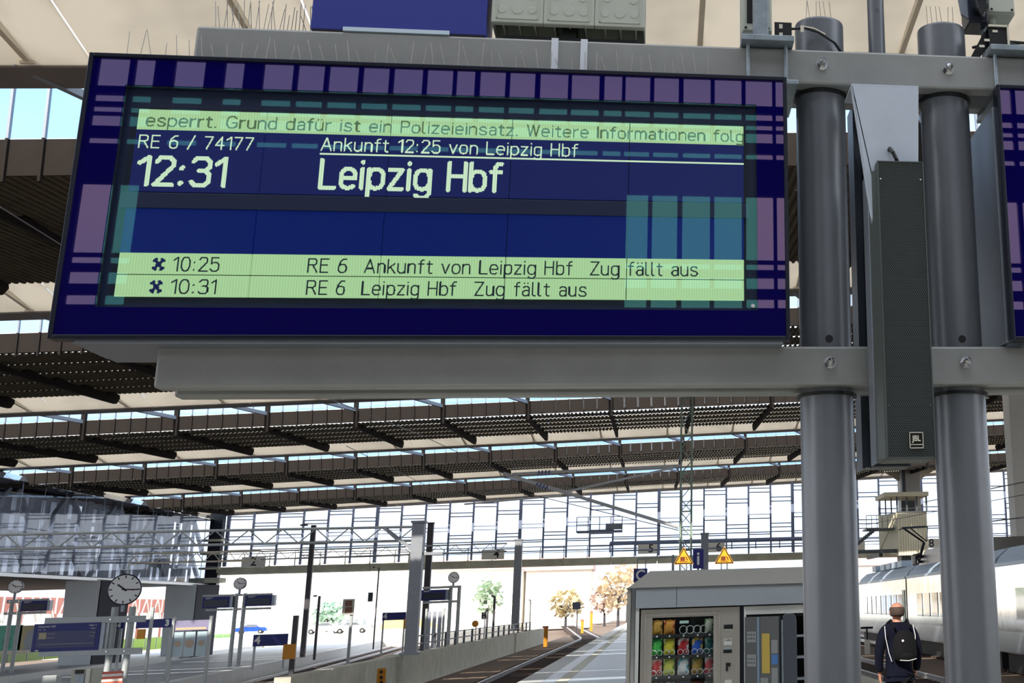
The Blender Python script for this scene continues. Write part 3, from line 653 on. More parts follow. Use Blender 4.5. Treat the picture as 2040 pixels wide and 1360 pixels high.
ob('side_flange', MB().prism([(.785, 4.9, 3.815), (.868, 4.9, 3.36), (.872, 4.9, 3.05), (.872, 4.93, 3.05), (.785, 4.93, 3.815)], (.004, 0, 0)).box((.785, 4.9, 3.815), (1.07, 5.1, 3.824)), brk, t)
cable('short black speaker cable coming out of the bracket plate', [(.935, 4.93, 3.53), (.935, 4.885, 3.535), (.945, 4.868, 3.51), (.957, 4.865, 3.48), (.963, 4.875, 3.455)], .0085)
t = thing('loudspeaker', 'dark back-to-back loudspeaker cabinet behind the grille speaker, facing away', 'loudspeaker', (.99, 5.6, 2.3))
ob('cabinet', MB().box((.92, 5.48, 2.3), (1.09, 5.62, 3.95)), mat('speaker_dark_cabinet', (40, 44, 52), .4), t, bev=.004)
ob('side_rail', MB().box((.872, 5.44, 2.29), (.884, 5.6, 3.95)).box((.884, 5.5, 2.3), (.92, 5.6, 3.95)), mat('speaker_side_rail', (70, 76, 86), .35, .4), t)
for z in (2.42, 3.3): ob('knob', MB().cyl((.95, 5.48, z), (.95, 5.465, z), .014), blackm, t)
ob('mount_arm', MB().box((.97, 5.36, 3.92), (1.03, 5.62, 4.0)).box((.97, 5.39, 2.62), (1.03, 5.5, 2.7)), casing_dark, t)
# ================= kiosk with vending machines =================
YK0 = 13.0
kio = mat('kiosk_warm_grey_paint', (176, 172, 162), .45, .1, var=.05, scale=2); kiog = mat('kiosk_fascia_grey', (166, 172, 178), .4, .2, var=.05, scale=1.5)
stain = mat('vending_stainless', (196, 188, 178), .32, .6, var=.08, scale=3, stretch=(1, 1, .3)); white_trim = mat('white_trim', (226, 226, 220), .4)
dark_in = mat('dark_interior', (14, 15, 17), .7)
t = thing('vending_kiosk', 'grey steel kiosk shelter with sloped roof housing the vending machines', 'kiosk', (.85, 13.6, 0))
ob('roof', MB().prism([(-.03, YK0-.05, 1.93), (-.03, YK0+.35, 2.1), (-.03, YK0+1.0, 2.1), (-.03, YK0+1.3, 1.93)], (1.95, 0, 0)), kio, t)
ob('roof_hip', MB().add([(-.03, YK0-.05, 1.93), (-.03, YK0+.35, 2.1), (-.25, YK0-.05, 1.93), (-.03, YK0+1.0, 2.1), (-.25, YK0+1.3, 1.93), (-.03, YK0+1.3, 1.93)], [(0, 1, 2), (1, 3, 4, 2), (3, 5, 4)]), kio, t)
ob('fascia', MB().box((-.16, YK0-.04, 1.745), (1.92, YK0+.02, 1.925)), kiog, t, bev=.003)
ob('fascia_joint', MB().box((.225, YK0-.0415, 1.75), (.229, YK0-.038, 1.92)), dark_in, t)
ob('corner_post', MB().box((-.24, YK0-.02, 0), (-.205, YK0+1.2, 1.93)), kio, t)
ob('corner_post', MB().box((-.2, YK0-.03, 0), (-.165, YK0+.05, 1.93)), chrome, t)
ob('corner_post', MB().box((-.16, YK0-.01, 0), (-.125, YK0+.05, 1.745)), white_trim, t)
ob('back_wall', MB().box((-.24, YK0+1.18, 0), (1.92, YK0+1.22, 1.93)), kio, t)
ob('side_wall', MB().box((1.88, YK0, 0), (1.92, YK0+1.2, 1.93)), kio, t)
ob('edge_lip', MB().box((-.25, YK0-.06, 1.925), (1.93, YK0-.03, 1.937)), chrome, t)
# the closed machine
mc = thing('vending_machine', 'stainless snack vending machine with lit glass front, left in the kiosk', 'vending machine', (.36, 13.4, 0))
gx0, gx1, gz1 = .0, .585, 1.655
zz0 = .35
F0 = YK0+.03
ob('door', MB().box((-.11, F0, .1), (gx0, F0+.05, 1.735)).box((gx1, F0, .1), (.84, F0+.05, 1.735)).box((gx0, F0, gz1), (gx1, F0+.05, 1.735)).box((gx0, F0, .1), (gx1, F0+.05, zz0)), stain, mc, bev=.003)
ob('window_trim', MB().box((-.065, F0-.012, 1.672), (.64, F0, 1.69)).box((-.075, F0-.012, .3), (-.06, F0, 1.69)).box((.63, F0-.012, .3), (.645, F0, 1.69)), stain, mc, bev=.002)
ob('cabinet', MB().box((-.11, F0+.62, .1), (.84, F0+.66, 1.735)).box((-.11, F0+.05, .1), (-.08, F0+.62, 1.735)).box((.6, F0+.05, .1), (.84, F0+.62, 1.735)).box((-.08, F0+.05, 1.68), (.6, F0+.62, 1.735)).box((-.08, F0+.05, .1), (.6, F0+.62, .3)), dark_in, mc)
ob('glass', MB().quad((gx0, F0+.03, zz0), (gx1, F0+.03, zz0), (gx1, F0+.03, gz1), (gx0, F0+.03, gz1)), glass('vending_glass', (.95, .98, .97), .05), mc)
lampm = mat('vending_tube_light', (236, 244, 240), .4, emit=3.2)
ob('light_tube', MB().box((.01, F0+.055, 1.658), (.575, F0+.075, 1.668)), lampm, mc)
ob('light_tube', MB().box((gx0-.01, F0+.055, .4), (gx0-.004, F0+.07, 1.65)), lampm, mc)
ob('hinge_post', MB().box((.845, F0-.02, .1), (.872, F0+.06, 1.745)), casing_dark, mc)
def panel(nm, u0, v0, u1, v1, m, dep=.006, par=mc, y=F0):
    a = at(u0, v0, Y=y); b = at(u1, v1, Y=y); return ob(nm, MB().box((a.x, y-dep, b.z), (b.x, y, a.z)), m, par)
panel('display', 1442, 1244, 1460, 1252, blackm); panel('display_bezel', 1441, 1252, 1461, 1256, kio)
panel('card_label', 1442, 1272, 1458, 1284, white_trim); panel('coin_slot', 1441, 1293, 1458, 1300, blackm); panel('slot_plate', 1441, 1289, 1459, 1293, kiog, .01)
panel('lock', 1446, 1320, 1455, 1327, blackm, .01); panel('lock_handle', 1446, 1328, 1450, 1336, blackm, .014); panel('card_label', 1444, 1354, 1458, 1362, white_trim)
text('CARD', .024, blackm, at(1450, 1275, Y=F0-.007), mc)
shelf_m = mat('vending_shelf', (24, 26, 27), .5); coil_m = mat('white_coil', (228, 232, 230), .3, .4); tagw = mat('price_tag_white', (235, 235, 235), .5)
shz = [1.492, 1.30, 1.115, .93, .75, .57]
cols = [.045, .165, .30, .435, .55]
def coil(x, z, r=.04):
    pts = [V((x+r*math.cos(a*.45), F0+.1+a*.0035, z+r+r*math.sin(a*.45))) for a in range(0, 60)]
    return MB().tube(pts, .0035, 5)
for i, z in enumerate(shz):
    ob('shelf', MB().box((-.07, F0+.09, z-.02), (.6, F0+.6, z)), shelf_m, mc)
    ob('shelf_edge', MB().box((-.07, F0+.08, z-.026), (.6, F0+.09, z+.006)), shelf_m, mc)
    for x in cols:
        ob('price_tag', MB().box((x-.006, F0+.077, z-.018), (x+.008, F0+.08, z-.004)), tagw, mc)
        xs_ = (x-.028, x+.028)
        if i == 0 and x in (.045, .165, .55): continue
        for xx in ((x,) if i == 0 else xs_): ob('spiral', coil(xx if i else xx, z+.003, .038 if i == 0 else .026), coil_m, mc)
coil0 = None
for xx in (.365, .5): ob('spiral', coil(xx, 1.495, .038), coil_m, mc)
panel('price_display', 1354, 1236, 1372, 1241, mat('mint_display', (205, 232, 222), .4), y=F0+.05)
def sn_mat(c1, c2, c3, sc=14):
    m = mat('snack_wrap', c1, .28); t_ = m.node_tree; b = t_.nodes['Principled BSDF']
    tcn = t_.nodes.new('ShaderNodeTexCoord'); n = t_.nodes.new('ShaderNodeTexNoise'); n.inputs['Scale'].default_value = sc; n.inputs['Detail'].default_value = 2
    r = t_.nodes.new('ShaderNodeValToRGB'); r.color_ramp.interpolation = 'CONSTANT'
    e = r.color_ramp.elements; e[0].position = 0; e[0].color = (*lin(c1), 1); e[1].position = .52; e[1].color = (*lin(c2), 1); q_ = e.new(.61); q_.color = (*lin(c3), 1)
    t_.links.new(tcn.outputs['Object'], n.inputs[0]); t_.links.new(n.outputs[0], r.inputs[0]); t_.links.new(r.outputs[0], b.inputs['Base Color']); return m
def snack(x, z, w_, h_, m, label, y=F0+.16):
    mb = MB(); nu, nv = 8, 10
    for s_ in (-1, 1):
        for j in range(nv+1):
            for i in range(nu+1):
                u = i/nu; v = j/nv; b = (math.sin(PI*u)**.6)*(math.sin(PI*v)**.5)*.028
                wx = w_*(1-.08*math.sin(PI*v))
                mb.v.append(V((x+(u-.5)*wx, y+s_*(b+.001+.002*math.sin(u*23+v*17)*math.sin(PI*u)), z+v*h_+.004*math.sin(u*40)*(1 if j in (0, nv) else 0))))
    q_ = (nu+1)*(nv+1)
    for s_ in range(2):
        for j in range(nv):
            for i in range(nu): a = s_*q_+j*(nu+1)+i; mb.f.append((a, a+1, a+nu+2, a+nu+1))
    return ob('snack_bag', mb, m, smooth=True, label=label, cat='snack', group='snack bags in the vending machine')
SN = [[(0, ((196, 150, 60), (120, 90, 40), (230, 200, 110)), 'golden brown snack bag, top shelf, far left'), (1, ((214, 150, 60), (170, 60, 30), (240, 220, 150)), 'orange and cream snack bag, top shelf, second place'), (4, ((190, 196, 180), (70, 120, 60), (230, 230, 220)), 'pale snack bag, top shelf, far right')],
      [(0, ((70, 190, 80), (30, 130, 60), (200, 240, 160)), 'bright green snack bag, far left of the second shelf'), (1, ((230, 215, 60), (170, 170, 60), (245, 240, 190)), 'yellow snack bag, second shelf, between green and red'), (2, ((190, 30, 40), (225, 225, 225), (150, 20, 30)), 'red and white snack bag, middle of the second shelf'), (3, ((30, 90, 200), (220, 190, 60), (20, 50, 140)), 'blue snack bag with yellow print, second shelf'), (4, ((30, 90, 90), (120, 180, 150), (20, 60, 70)), 'dark teal snack bag, far right of the second shelf')],
      [(0, ((205, 50, 55), (235, 190, 180), (170, 30, 40)), 'red and pink snack bag, third shelf, far left'), (1, ((225, 225, 90), (150, 175, 60), (245, 245, 190)), 'lemon yellow snack bag, third shelf, second place'), (2, ((235, 235, 235), (80, 180, 200), (205, 40, 50)), 'white, turquoise and red snack bag, middle of the third shelf'), (3, ((178, 140, 60), (110, 130, 50), (120, 80, 40)), 'mustard brown snack bag on the third shelf'), (4, ((190, 40, 60), (215, 215, 220), (60, 90, 120)), 'red and silver snack bag, third shelf, far right')],
      [(0, ((235, 235, 235), (200, 50, 50), (90, 160, 90)), 'white and red packet, fourth shelf, far left'), (1, ((225, 235, 235), (60, 150, 110), (200, 60, 60)), 'white packet with green print, fourth shelf, second place'), (2, ((30, 50, 140), (180, 60, 60), (210, 210, 210)), 'dark blue packet, fourth shelf, middle'), (3, ((150, 60, 40), (120, 90, 50), (60, 40, 30)), 'brown packet on the fourth shelf'), (4, ((60, 70, 90), (190, 190, 200), (30, 40, 60)), 'slate blue packet, fourth shelf, far right')]]
for r_, rowd in enumerate(SN):
    for c_, cols3, lb in rowd:
        snack(cols[c_], shz[r_]+.004, .112 if c_ < 4 else .09, (.135, .155, .165, .12)[r_], sn_mat(*cols3), lb)
# the open machine beside it, its door swung out
m2 = thing('vending_machine', 'second vending machine right in the kiosk with its grey door open', 'vending machine', (1.3, 13.4, 0))
ob('cabinet', MB().box((.9, F0+.5, .1), (1.85, F0+.54, 1.72)).box((.9, F0+.02, 1.63), (1.85, F0+.5, 1.72)).box((.9, F0+.05, .1), (.93, F0+.5, 1.63)), dark_in, m2)
ob('head_trim', MB().box((.88, F0-.01, 1.655), (1.86, F0+.03, 1.735)).box((.876, F0-.02, .1), (.898, F0+.03, 1.735)), white_trim, m2, bev=.003)
for z in (1.45, 1.25, 1.05, .85):
    ob('shelf', MB().box((.94, F0+.1, z-.02), (1.84, F0+.48, z)), kiog, m2)
    for i in range(7): ob('price_tag', MB().box((1.0+i*.12, F0+.095, z-.018), (1.03+i*.12, F0+.1, z-.002)), tagw, m2)
dr = mat('open_door_grey', (84, 86, 88), .45, .2); da = V((.905, F0-.02, 0)); db = V((1.205, F0-.33, 0)); dd = (db-da).normalized(); dn = V((dd.y, -dd.x, 0))
ob('open_door', MB().prism([da+V((0, 0, .1)), db+V((0, 0, .1)), db+dn*.03+V((0, 0, .1)), da+dn*.03+V((0, 0, .1))], (0, 0, 1.535)), dr, m2)
def stick(u, w_, z0, z1, m, txt=None, tm=None, sz=.05):
    a = da+dd*u+dn*.034; b = da+dd*(u+w_)+dn*.034
    ob('sticker', MB().quad(a+V((0, 0, z0)), b+V((0, 0, z0)), b+V((0, 0, z1)), a+V((0, 0, z1))), m, m2)
    if txt:
        ang = math.atan2(dd.y, dd.x)
        for i, s_ in enumerate(txt): text(s_, sz, tm, (a+b)/2+dn*.004+V((0, 0, z1-sz*.7-i*sz*.95)), m2, rz=ang, sx=.62)
pale = mat('sticker_pale_grey', (140, 142, 142), .6); yel = mat('sticker_yellow', (196, 168, 72), .6); blu = mat('sticker_blue', (70, 120, 180), .6)
stick(.16, .03, .1, 1.63, mat('door_blue_grey_strip', (120, 140, 160), .5)); stick(.03, .12, 1.4, 1.5, pale); stick(.03, .12, 1.18, 1.29, pale)
stick(.22, .1, 1.12, 1.48, yel); stick(.34, .08, 1.3, 1.42, pale); stick(.34, .08, 1.2, 1.29, blu); stick(.34, .08, 1.0, 1.17, pale); stick(.2, .1, .98, 1.08, pale)
for k in range(3):
    for zz in (1.475, 1.44, 1.255, 1.22): stick(.04+k*.035, .022, zz-.012, zz, dr)
t = thing('info_pillar', 'rounded dark grey pillar in front of the open vending machine door', 'pillar', (1.28, 12.6, 0))
mm = MB()
prof = [(1.215, 0), (1.215, 1.6), (1.225, 1.635), (1.25, 1.655), (1.31, 1.655), (1.335, 1.635), (1.345, 1.6), (1.345, 0)]
mm.prism([(x, 12.6, z) for x, z in prof], (0, .12, 0)); ob('body', mm, mat('info_pillar_grey', (86, 90, 98), .35, .4), t, bev=.004)
ob('edge_trim', MB().box((1.205, 12.595, 0), (1.215, 12.72, 1.6)), galv, t)
# triangular warning signs on the kiosk roof
org = mat('warning_yellow', (246, 168, 28), .5); blk = mat('sign_black', (38, 24, 14), .5)
def wsign(u, v, lab):
    c = at(u, v, Y=13.75); s_ = .205
    t = thing('warning_sign', lab, 'sign', (c.x, 13.75, 2.1))
    def tri(k, y0, y1, m, nm):
        h = s_*k*.866; ob(nm, MB().prism([(c.x-s_*k/2, y0, c.z-h/3), (c.x+s_*k/2, y0, c.z-h/3), (c.x, y0, c.z+h*2/3)], (0, y1-y0, 0)), m, t)
    tri(1.0, 13.752, 13.76, org, 'plate'); tri(.93, 13.750, 13.753, blk, 'black_border'); tri(.76, 13.748, 13.751, org, 'yellow_field')
    ob('pictogram', MB().box((c.x-.035, 13.746, c.z-.025), (c.x+.012, 13.748, c.z+.016)).box((c.x-.04, 13.746, c.z-.035), (c.x+.04, 13.748, c.z-.03)).prism([(c.x+.015, 13.746, c.z+.02), (c.x+.03, 13.746, c.z+.012), (c.x+.045, 13.746, c.z-.02), (c.x+.032, 13.746, c.z-.018)], (0, .002, 0)), mat('pictogram_brown', (120, 48, 12), .6), t)
    for dx in (-.03, .03): ob('stem', MB().box((c.x+dx-.008, 13.76, 2.09), (c.x+dx+.008, 13.772, c.z)), galv, t)
wsign(1362, 1112, 'left of two yellow triangular warning signs on the kiosk roof'); wsign(1443, 1111, 'right of two yellow triangular warning signs on the kiosk roof')

# ================= lattice mast, poles and overhead gear =================
green = mat('mast_green_paint', (132, 150, 136), .5, .1, var=.1)
def lattice(label, x, y, w_, z0, z1, m, nm='lattice_mast'):
    t = thing(nm, label, 'mast', (x, y, z0))
    h = w_/2
    for sx_2 in (-h, h):
        for sy in (-h, h): ob('leg', MB().box((x+sx_2-.035, y+sy-.035, z0), (x+sx_2+.035, y+sy+.035, z1)), m, t)
    n = int((z1-z0)/(w_*1.15)); s_ = (z1-z0)/n; mb = MB()
    for i in range(n):
        a, b = z0+i*s_, z0+(i+1)*s_
        for y_ in (y-h, y+h):
            mb.bar((x-h, y_, a if i % 2 else b), (x+h, y_, b if i % 2 else a), .05, .02)
            if z0+i*s_ < 6: mb.bar((x-h, y_, b if i % 2 else a), (x+h, y_, a if i % 2 else b), .04, .02)
        for x_ in (x-h, x+h): mb.bar((x_, y-h, a if i % 2 else b), (x_, y+h, b if i % 2 else a), .02, .05, up=(1, 0, 0))
        if i % 3 == 0: mb.box((x-h, y-h-.01, a-.03), (x+h, y-h+.01, a+.03))
    ob('lattice_bars', mb, m, t, kind='stuff'); return t
lattice('tall pale green lattice mast rising behind the kiosk to the roof', 1.31, 55, .45, -.74, 11.3, green)
polem = mat('catenary_pole_grey', (138, 142, 150), .5, .3, var=.08); poled = mat('dark_pole', (70, 66, 72), .5, .2); galv_t = mat('catenary_tube', (206, 208, 210), .4, .4); insul = mat('blue_insulator', (60, 76, 150), .3)
def pole(label, u, vb, vt, Z, w_, m, h=None, nm='catenary_pole'):
    b = at(u, vb, Z=Z); tp = at(u, vt, Y=b.y)
    t = thing(nm, label, 'pole', (b.x, b.y, Z)); ob('shaft', MB().box((b.x-w_/2, b.y-w_/2, Z), (b.x+w_/2, b.y+w_/2, tp.z)), m, t, bev=.02)
    ob('base_plate', MB().box((b.x-w_*.8, b.y-w_*.8, Z), (b.x+w_*.8, b.y+w_*.8, Z+.08)), m, t); ob('cap', MB().box((b.x-w_*.6, b.y-w_*.6, tp.z), (b.x+w_*.6, b.y+w_*.6, tp.z+.08)), m, t)
    return t, b, tp
tA, bA, tpA = pole('thick pale grey catenary pole standing on the concrete parapet wall', 818, 1304, 1042, .4, .42, polem)
ob('cable_arm', MB().bar((bA.x-.1, bA.y, tpA.z-1.0), (bA.x-1.2, bA.y, tpA.z-.15), .12).box((bA.x-.1, bA.y-.1, tpA.z-1.15), (bA.x+.9, bA.y+.1, tpA.z-1.05)), polem, tA)
pole('dark square pole right behind the thick pale catenary pole', 843, 1295, 1043, -.7, .42, poled)
pole('slim brown-grey pole on the concrete wall near the bright track', 1026, 1256, 1076, .4, .55, polem)
def pole_y(label, u, vt, Y, z0, r, m, nm='catenary_pole'):
    tp = at(u, vt, Y=Y); t = thing(nm, label, 'pole', (tp.x, Y, z0)); ob('shaft', MB().box((tp.x-r, Y-r, z0), (tp.x+r, Y+r, tp.z)), m, t, bev=.01)
    ob('cap', MB().box((tp.x-r*1.15, Y-r*1.15, tp.z-.05), (tp.x+r*1.15, Y+r*1.15, tp.z+.04)), m, t); return t, tp
pole_y('grey square pole behind the kiosk between the two warning signs', 1404, 1063, 62, -.74, .17, polem)
def pipe_at(label, pts, r, m, nm='overhead_cantilever', ins=(), cat='overhead line arm'):
    P = [at(u, v, Y=y) for u, v, y in pts]; t = thing(nm, label, cat, tuple(P[0]))
    ob('tube', MB().tube(P, r, 8), m, t)
    for u, v, y in ins:
        c = at(u, v, Y=y); d = (P[1]-P[0]).normalized(); mb = MB()
        for k in range(-4, 5): mb.cyl(c+d*(k*.07-.02), c+d*(k*.07+.02), .1 if k % 2 else .05, n=10)
        ob('insulator', mb, insul, t)
    return t
Ym = 54.6
pipe_at('upper horizontal catenary arm reaching left from the lattice mast', [(1020, 944, Ym), (1356, 927, Ym)], .055, galv_t, ins=[(1084, 941, Ym)])
pipe_at('long sloping catenary arm from upper left down to the lattice mast', [(1003, 943, Ym+.2), (1352, 1050, Ym+.2)], .07, galv_t, ins=[(1080, 968, Ym+.2)])
pipe_at('lower diagonal brace rising to the lattice mast', [(1128, 979, Ym+.1), (1340, 932, Ym+.1)], .045, galv_t)
pipe_at('thin registration arm crossing the end wall glazing', [(925, 1004, 80), (1118, 987, 80)], .05, galv_t)
def wire(label, pts, r=.02, grp='overhead wires'):
    P = [at(u, v, Y=y) for u, v, y in pts]
    return ob('overhead_wire', MB().tube(P, r, 5), poled, label=label, cat='wire', group=grp)
wire('thin wire sloping right below the lower beam, left of the picture centre', [(640, 788, 30), (842, 868, 48), (1003, 943, 54)], .012)
wire('thin wire crossing the third roof row', [(690, 888, 60), (880, 982, 90)], .015)
wire('thin wire descending past the dark deck left of the board', [(0, 412, 12), (150, 505, 14)], .006)
# horizontal portal boom right
t = thing('portal_boom', 'horizontal grey portal boom in front of the end wall right', 'gantry', tuple(at(1240, 1082, Y=90)))
a = at(1215, 1082, Y=90); b = at(1600, 1072, Y=90); ob('tube', MB().cyl(a, b, .12, n=12), mull, t)
for k in range(9): c = a.lerp(b, k/8); ob('bracket', MB().bar(c, c-V((0, 0, .6)), .08), mull, t)
ob('lower_tube', MB().cyl(a-V((0, 0, .5)), b-V((0, 0, .5)), .05, n=8), mull, t)
a = at(1150, 1062, Y=100); b = at(1240, 1050, Y=100)
t = thing('signal_platform', 'small railed service platform in front of the glazed wall', 'platform', tuple(a))
ob('deck', MB().box((a.x, 99, a.z), (b.x, 100.4, a.z+.12)), mull, t)
for k in range(5): x = a.x+(b.x-a.x)*k/4; ob('post', MB().bar((x, 99, a.z), (x, 99, a.z+1.1), .06), mull, t)
for z in (.55, 1.1): ob('rail', MB().bar((a.x, 99, a.z+z), (b.x, 99, a.z+z), .05), mull, t)
ob('lamp', MB().box((b.x-1.2, 98.9, a.z+.2), (b.x, 99.6, a.z+.6)), casing, t)
# small blue platform signs
signb = mat('station_sign_blue', (26, 32, 112), .5)
def bsign(nm, label, u, v, w_, h_, Y, txt, sz, hang=None, tm=None, dx=0):
    c = at(u, v, Y=Y); t = thing(nm, label, 'sign', (c.x, Y, c.z-h_/2)); ob('panel', MB().box((c.x-w_/2, Y, c.z-h_/2), (c.x+w_/2, Y+.08, c.z+h_/2)), signb, t, bev=.01)
    if txt: text(txt, sz, tm or white_trim, (c.x+dx, Y-.005, c.z), t, bold=.01)
    return t, c
t, c = bsign('sector_sign', 'small blue hanging sign with white letter C left of the kiosk roof', 1276, 1146, .42, .42, 42, 'C', .42)
ob('hanger', MB().bar((c.x-.1, 42.04, c.z+.5), (c.x+1.0, 42.04, c.z+.55), .04).bar((c.x-.1, 42.04, c.z+.2), (c.x-.1, 42.04, c.z+.5), .03).bar((c.x+.15, 42.04, c.z+.2), (c.x+.15, 42.04, c.z+.5), .03).bar((c.x+1.0, 42.04, c.z+.6), (c.x+1.0, 42.04, -.0), .08), polem, t)
t, c = bsign('info_sign', 'blue information sign with white i beside the grey pole', 1391, 1113, .4, .7, 50, 'i', .66)
ob('post', MB().bar((c.x, 50.1, 0), (c.x, 50.1, c.z-.3), .08), polem, t)
# ================= train =================
trn = mat('train_silver_foil', (226, 228, 232), .1, .88, var=.14, scale=1.2, bump=.5, bscale=1.6, stretch=(1, 2.2, .3)); trb = mat('train_roof_blue_grey', (186, 204, 224), .45, .2); trd = mat('train_underframe', (34, 32, 34), .7)
trw = mat('train_window', (150, 156, 160), .06, .6); trg = mat('train_green_door', (60, 110, 96), .35, .2); trl = mat('train_lower_band', (150, 160, 172), .25, .6, var=.1, scale=1)
ya, yb = 26.0, 92.0; xa = lambda y: 11.55+(y-40)*.028
ang = math.atan(.028)
tr = thing('train', 'silver passenger train standing at the right side track', 'train', (xa(58), 58, -.52), -ang)
def T(u0, u1, z0, z1, d0, d1, m, nm, parent=tr, **k):          # u runs along the train, d is depth outward from its side
    o = ob(nm, MB().box((d0, u0, z0), (d1, u1, z1)), m, parent, local=True, **k); return o
cars = [(-32, -13.4), (-13, 5.6), (6, 24.6)]
zo = .52
for ci, (u0, u1) in enumerate(cars):
    mb = MB(); prof = [(0, -.05), (0, 2.75), (.18, 3.05), (.55, 3.35), (1.4, 3.5), (2.3, 3.35), (2.66, 3.05), (2.85, 2.75), (2.85, -.05)]
    body = MB().prism([(x, u0, z+zo) for x, z in prof[:2]+prof[7:]], (0, u1-u0, 0)); ob('car_body', body, trn, tr, local=True)
    rf = MB().prism([(x, u0, z+zo) for x, z in prof[1:8]], (0, u1-u0, 0)); ob('roof', rf, trb, tr, local=True)
    T(u0, u1, 2.72+zo, 2.84+zo, -.03, .02, trb, 'gutter')
    T(u0, u1, .0+zo, .62+zo, -.012, .02, trl, 'lower_panel')
    k = u0+1.1
    while k < u1-2.6:
        w_ = T(k, k+1.35, 1.05+zo, 2.0+zo, -.02, .01, trw, 'window'); T(k-.05, k+1.4, 1.0+zo, 1.05+zo, -.03, .01, trl, 'window_sill'); k += 1.9
    T(u0+.3, u0+1.0, .1+zo, 2.2+zo, -.03, .01, trg, 'door')
    T(u0+.3, u1-.3, -.7+zo, -.05+zo, .25, 2.6, trd, 'underframe')
    for b in (u0+3, u1-3):
        for dx in (-.9, .9): ob('wheel', MB().cyl((.55, b+dx, .46), (.7, b+dx, .46), .42, n=20), rail_m, tr, local=True)
T(-13.4, -13, .1+zo, 3.0+zo, .2, 2.65, trd, 'gangway'); T(5.6, 6, .1+zo, 3.0+zo, .2, 2.65, trd, 'gangway')
for u in (10.2, 12.2, 14.3, 16.5, 20): T(u, u+1.5, 3.4+zo, 3.72+zo, .5, 1.7, trb, 'roof_unit')
ob('roof_fairing', MB().prism([(.5, -11, 3.3+zo), (.5, -9, 3.95+zo), (.5, 3, 3.95+zo), (.5, 5, 3.3+zo)], (1.8, 0, 0)), casing_dark, tr, local=True)
for k in range(6): ob('insulator', MB().cyl((.9, 6.6+k*.35, 3.4+zo), (.9, 6.6+k*.35, 3.95+zo), .11, n=10), trd, tr, local=True)
# pantograph
pg = thing('pantograph', 'black raised pantograph on the silver train roof', 'pantograph', (12.8, 62, 3.0))
L_ = [at(u, v, Y=62) for u, v in ((1832, 1112), (1841, 1080), (1800, 1052), (1790, 1055), (1848, 1049), (1846, 1078), (1812, 1050))]
bm_ = casing_dark
ob('lower_arm', MB().cyl(L_[0], L_[1], .07, n=8), bm_, pg); ob('upper_arm', MB().cyl(L_[1], L_[2], .045, n=8).cyl(L_[5], L_[6], .03, n=8), bm_, pg)
ob('collector_head', MB().bar(L_[2], L_[4], .09, .07).bar(L_[3], L_[2], .05).bar(L_[2]+V((0, .5, .05)), L_[4]+V((0, .5, .05)), .09, .07).bar(L_[4], L_[5], .04), bm_, pg)
ob('base', MB().tube([L_[0]+V((.35*math.cos(a/8*PI), 0, .3*math.sin(a/8*PI)-.2)) for a in range(9)], .06).bar(L_[0]+V((0, 0, -.1)), (L_[0].x, 62, 3.4), .2), bm_, pg)
for dx in (-.3, .3): ob('insulator', MB().cyl((L_[0].x+dx, 62, 3.35), (L_[0].x+dx, 62, 3.75), .1, n=10), white_trim, pg)
# platform stop post right of the near platform
c = at(1728, 1297, Z=-.6)
t = thing('buffer_post', 'short white post with black T handle beside the right track', 'post', (c.x, c.y, -.74))
tp = at(1728, 1250, Y=c.y); ob('shaft', MB().box((c.x-.12, c.y-.1, -.74), (c.x+.12, c.y+.1, tp.z-.55)), white_trim, t); ob('handle', MB().bar((c.x, c.y, tp.z-.6), (c.x, c.y, tp.z), .08).bar((c.x-.3, c.y, tp.z), (c.x+.3, c.y, tp.z), .1), casing_dark, t)
# tall white hall columns on the right
def hallcol(label, x, y, w_, zt):
    t = thing('hall_column', label, 'column', (x, y, -.74)); ob('shaft', MB().box((x-w_/2, y-w_/2, -.74), (x+w_/2, y+w_/2, zt)), mat('column_pale_steel', (196, 194, 186), .5, var=.05), t, bev=.03)
    ob('base_collar', MB().box((x-w_*.6, y-w_*.6, -.74), (x+w_*.6, y+w_*.6, -.3)), concrete, t); ob('head_bracket', MB().prism([(x-w_/2, y-.1, zt-1), (x-w_/2-1.6, y-.1, zt), (x+w_/2+1.6, y-.1, zt), (x+w_/2, y-.1, zt-1)], (0, .2, 0)), white_steel, t); return t
hallcol('big pale steel hall column right of the second pillar, passing behind the train', 17.3, 60, 1.15, 12.2); hallcol('far pale hall column rising behind the signal cabin', 22.0, 112, 1.7, 12.7)
# signal cabin hanging at the end wall
cb = mat('cabin_beige_cladding', (226, 220, 192), .6, var=.08, scale=1); cf = mat('cabin_frame_dark', (70, 76, 80), .5)
ct = thing('signal_cabin', 'beige signal cabin tower with windows and outside stair by the end wall', 'cabin', (20, 108, 0))
Yc_ = 108; a = at(1789, 1055, Y=Yc_); b = at(1845, 985, Y=Yc_); zb_ = at(1795, 1106, Y=Yc_).z; zt_ = at(1810, 980, Y=Yc_).z; zs = at(1810, 1017, Y=Yc_).z
xl, xr = a.x, b.x; Yb = Yc_+4.2
for k in range(12): w_ = (xr-xl)/12; ob('cladding_plank', MB().box((xl+k*w_+.015, Yc_, zb_), (xl+(k+1)*w_-.015, Yc_+.08, zs-.1)), cb, ct)
ob('side_wall', MB().prism([(xl, Yc_+.02, zb_), (xl, Yb, zb_), (xl-.9, Yb, zb_+.6), (xl-.9, Yb, zs-.1), (xl, Yc_+.02, zs-.1)], (.06, 0, 0)), cb, ct)
ob('rear_wall', MB().box((xl, Yb, zb_), (xr, Yb+.1, zs)).box((xr-.08, Yc_+.08, zb_), (xr, Yb, zs-.1)), cb, ct)
ob('roof', MB().box((xl-1.1, Yc_-.3, zt_-.35), (xr+.15, Yb+.3, zt_)), cb, ct)
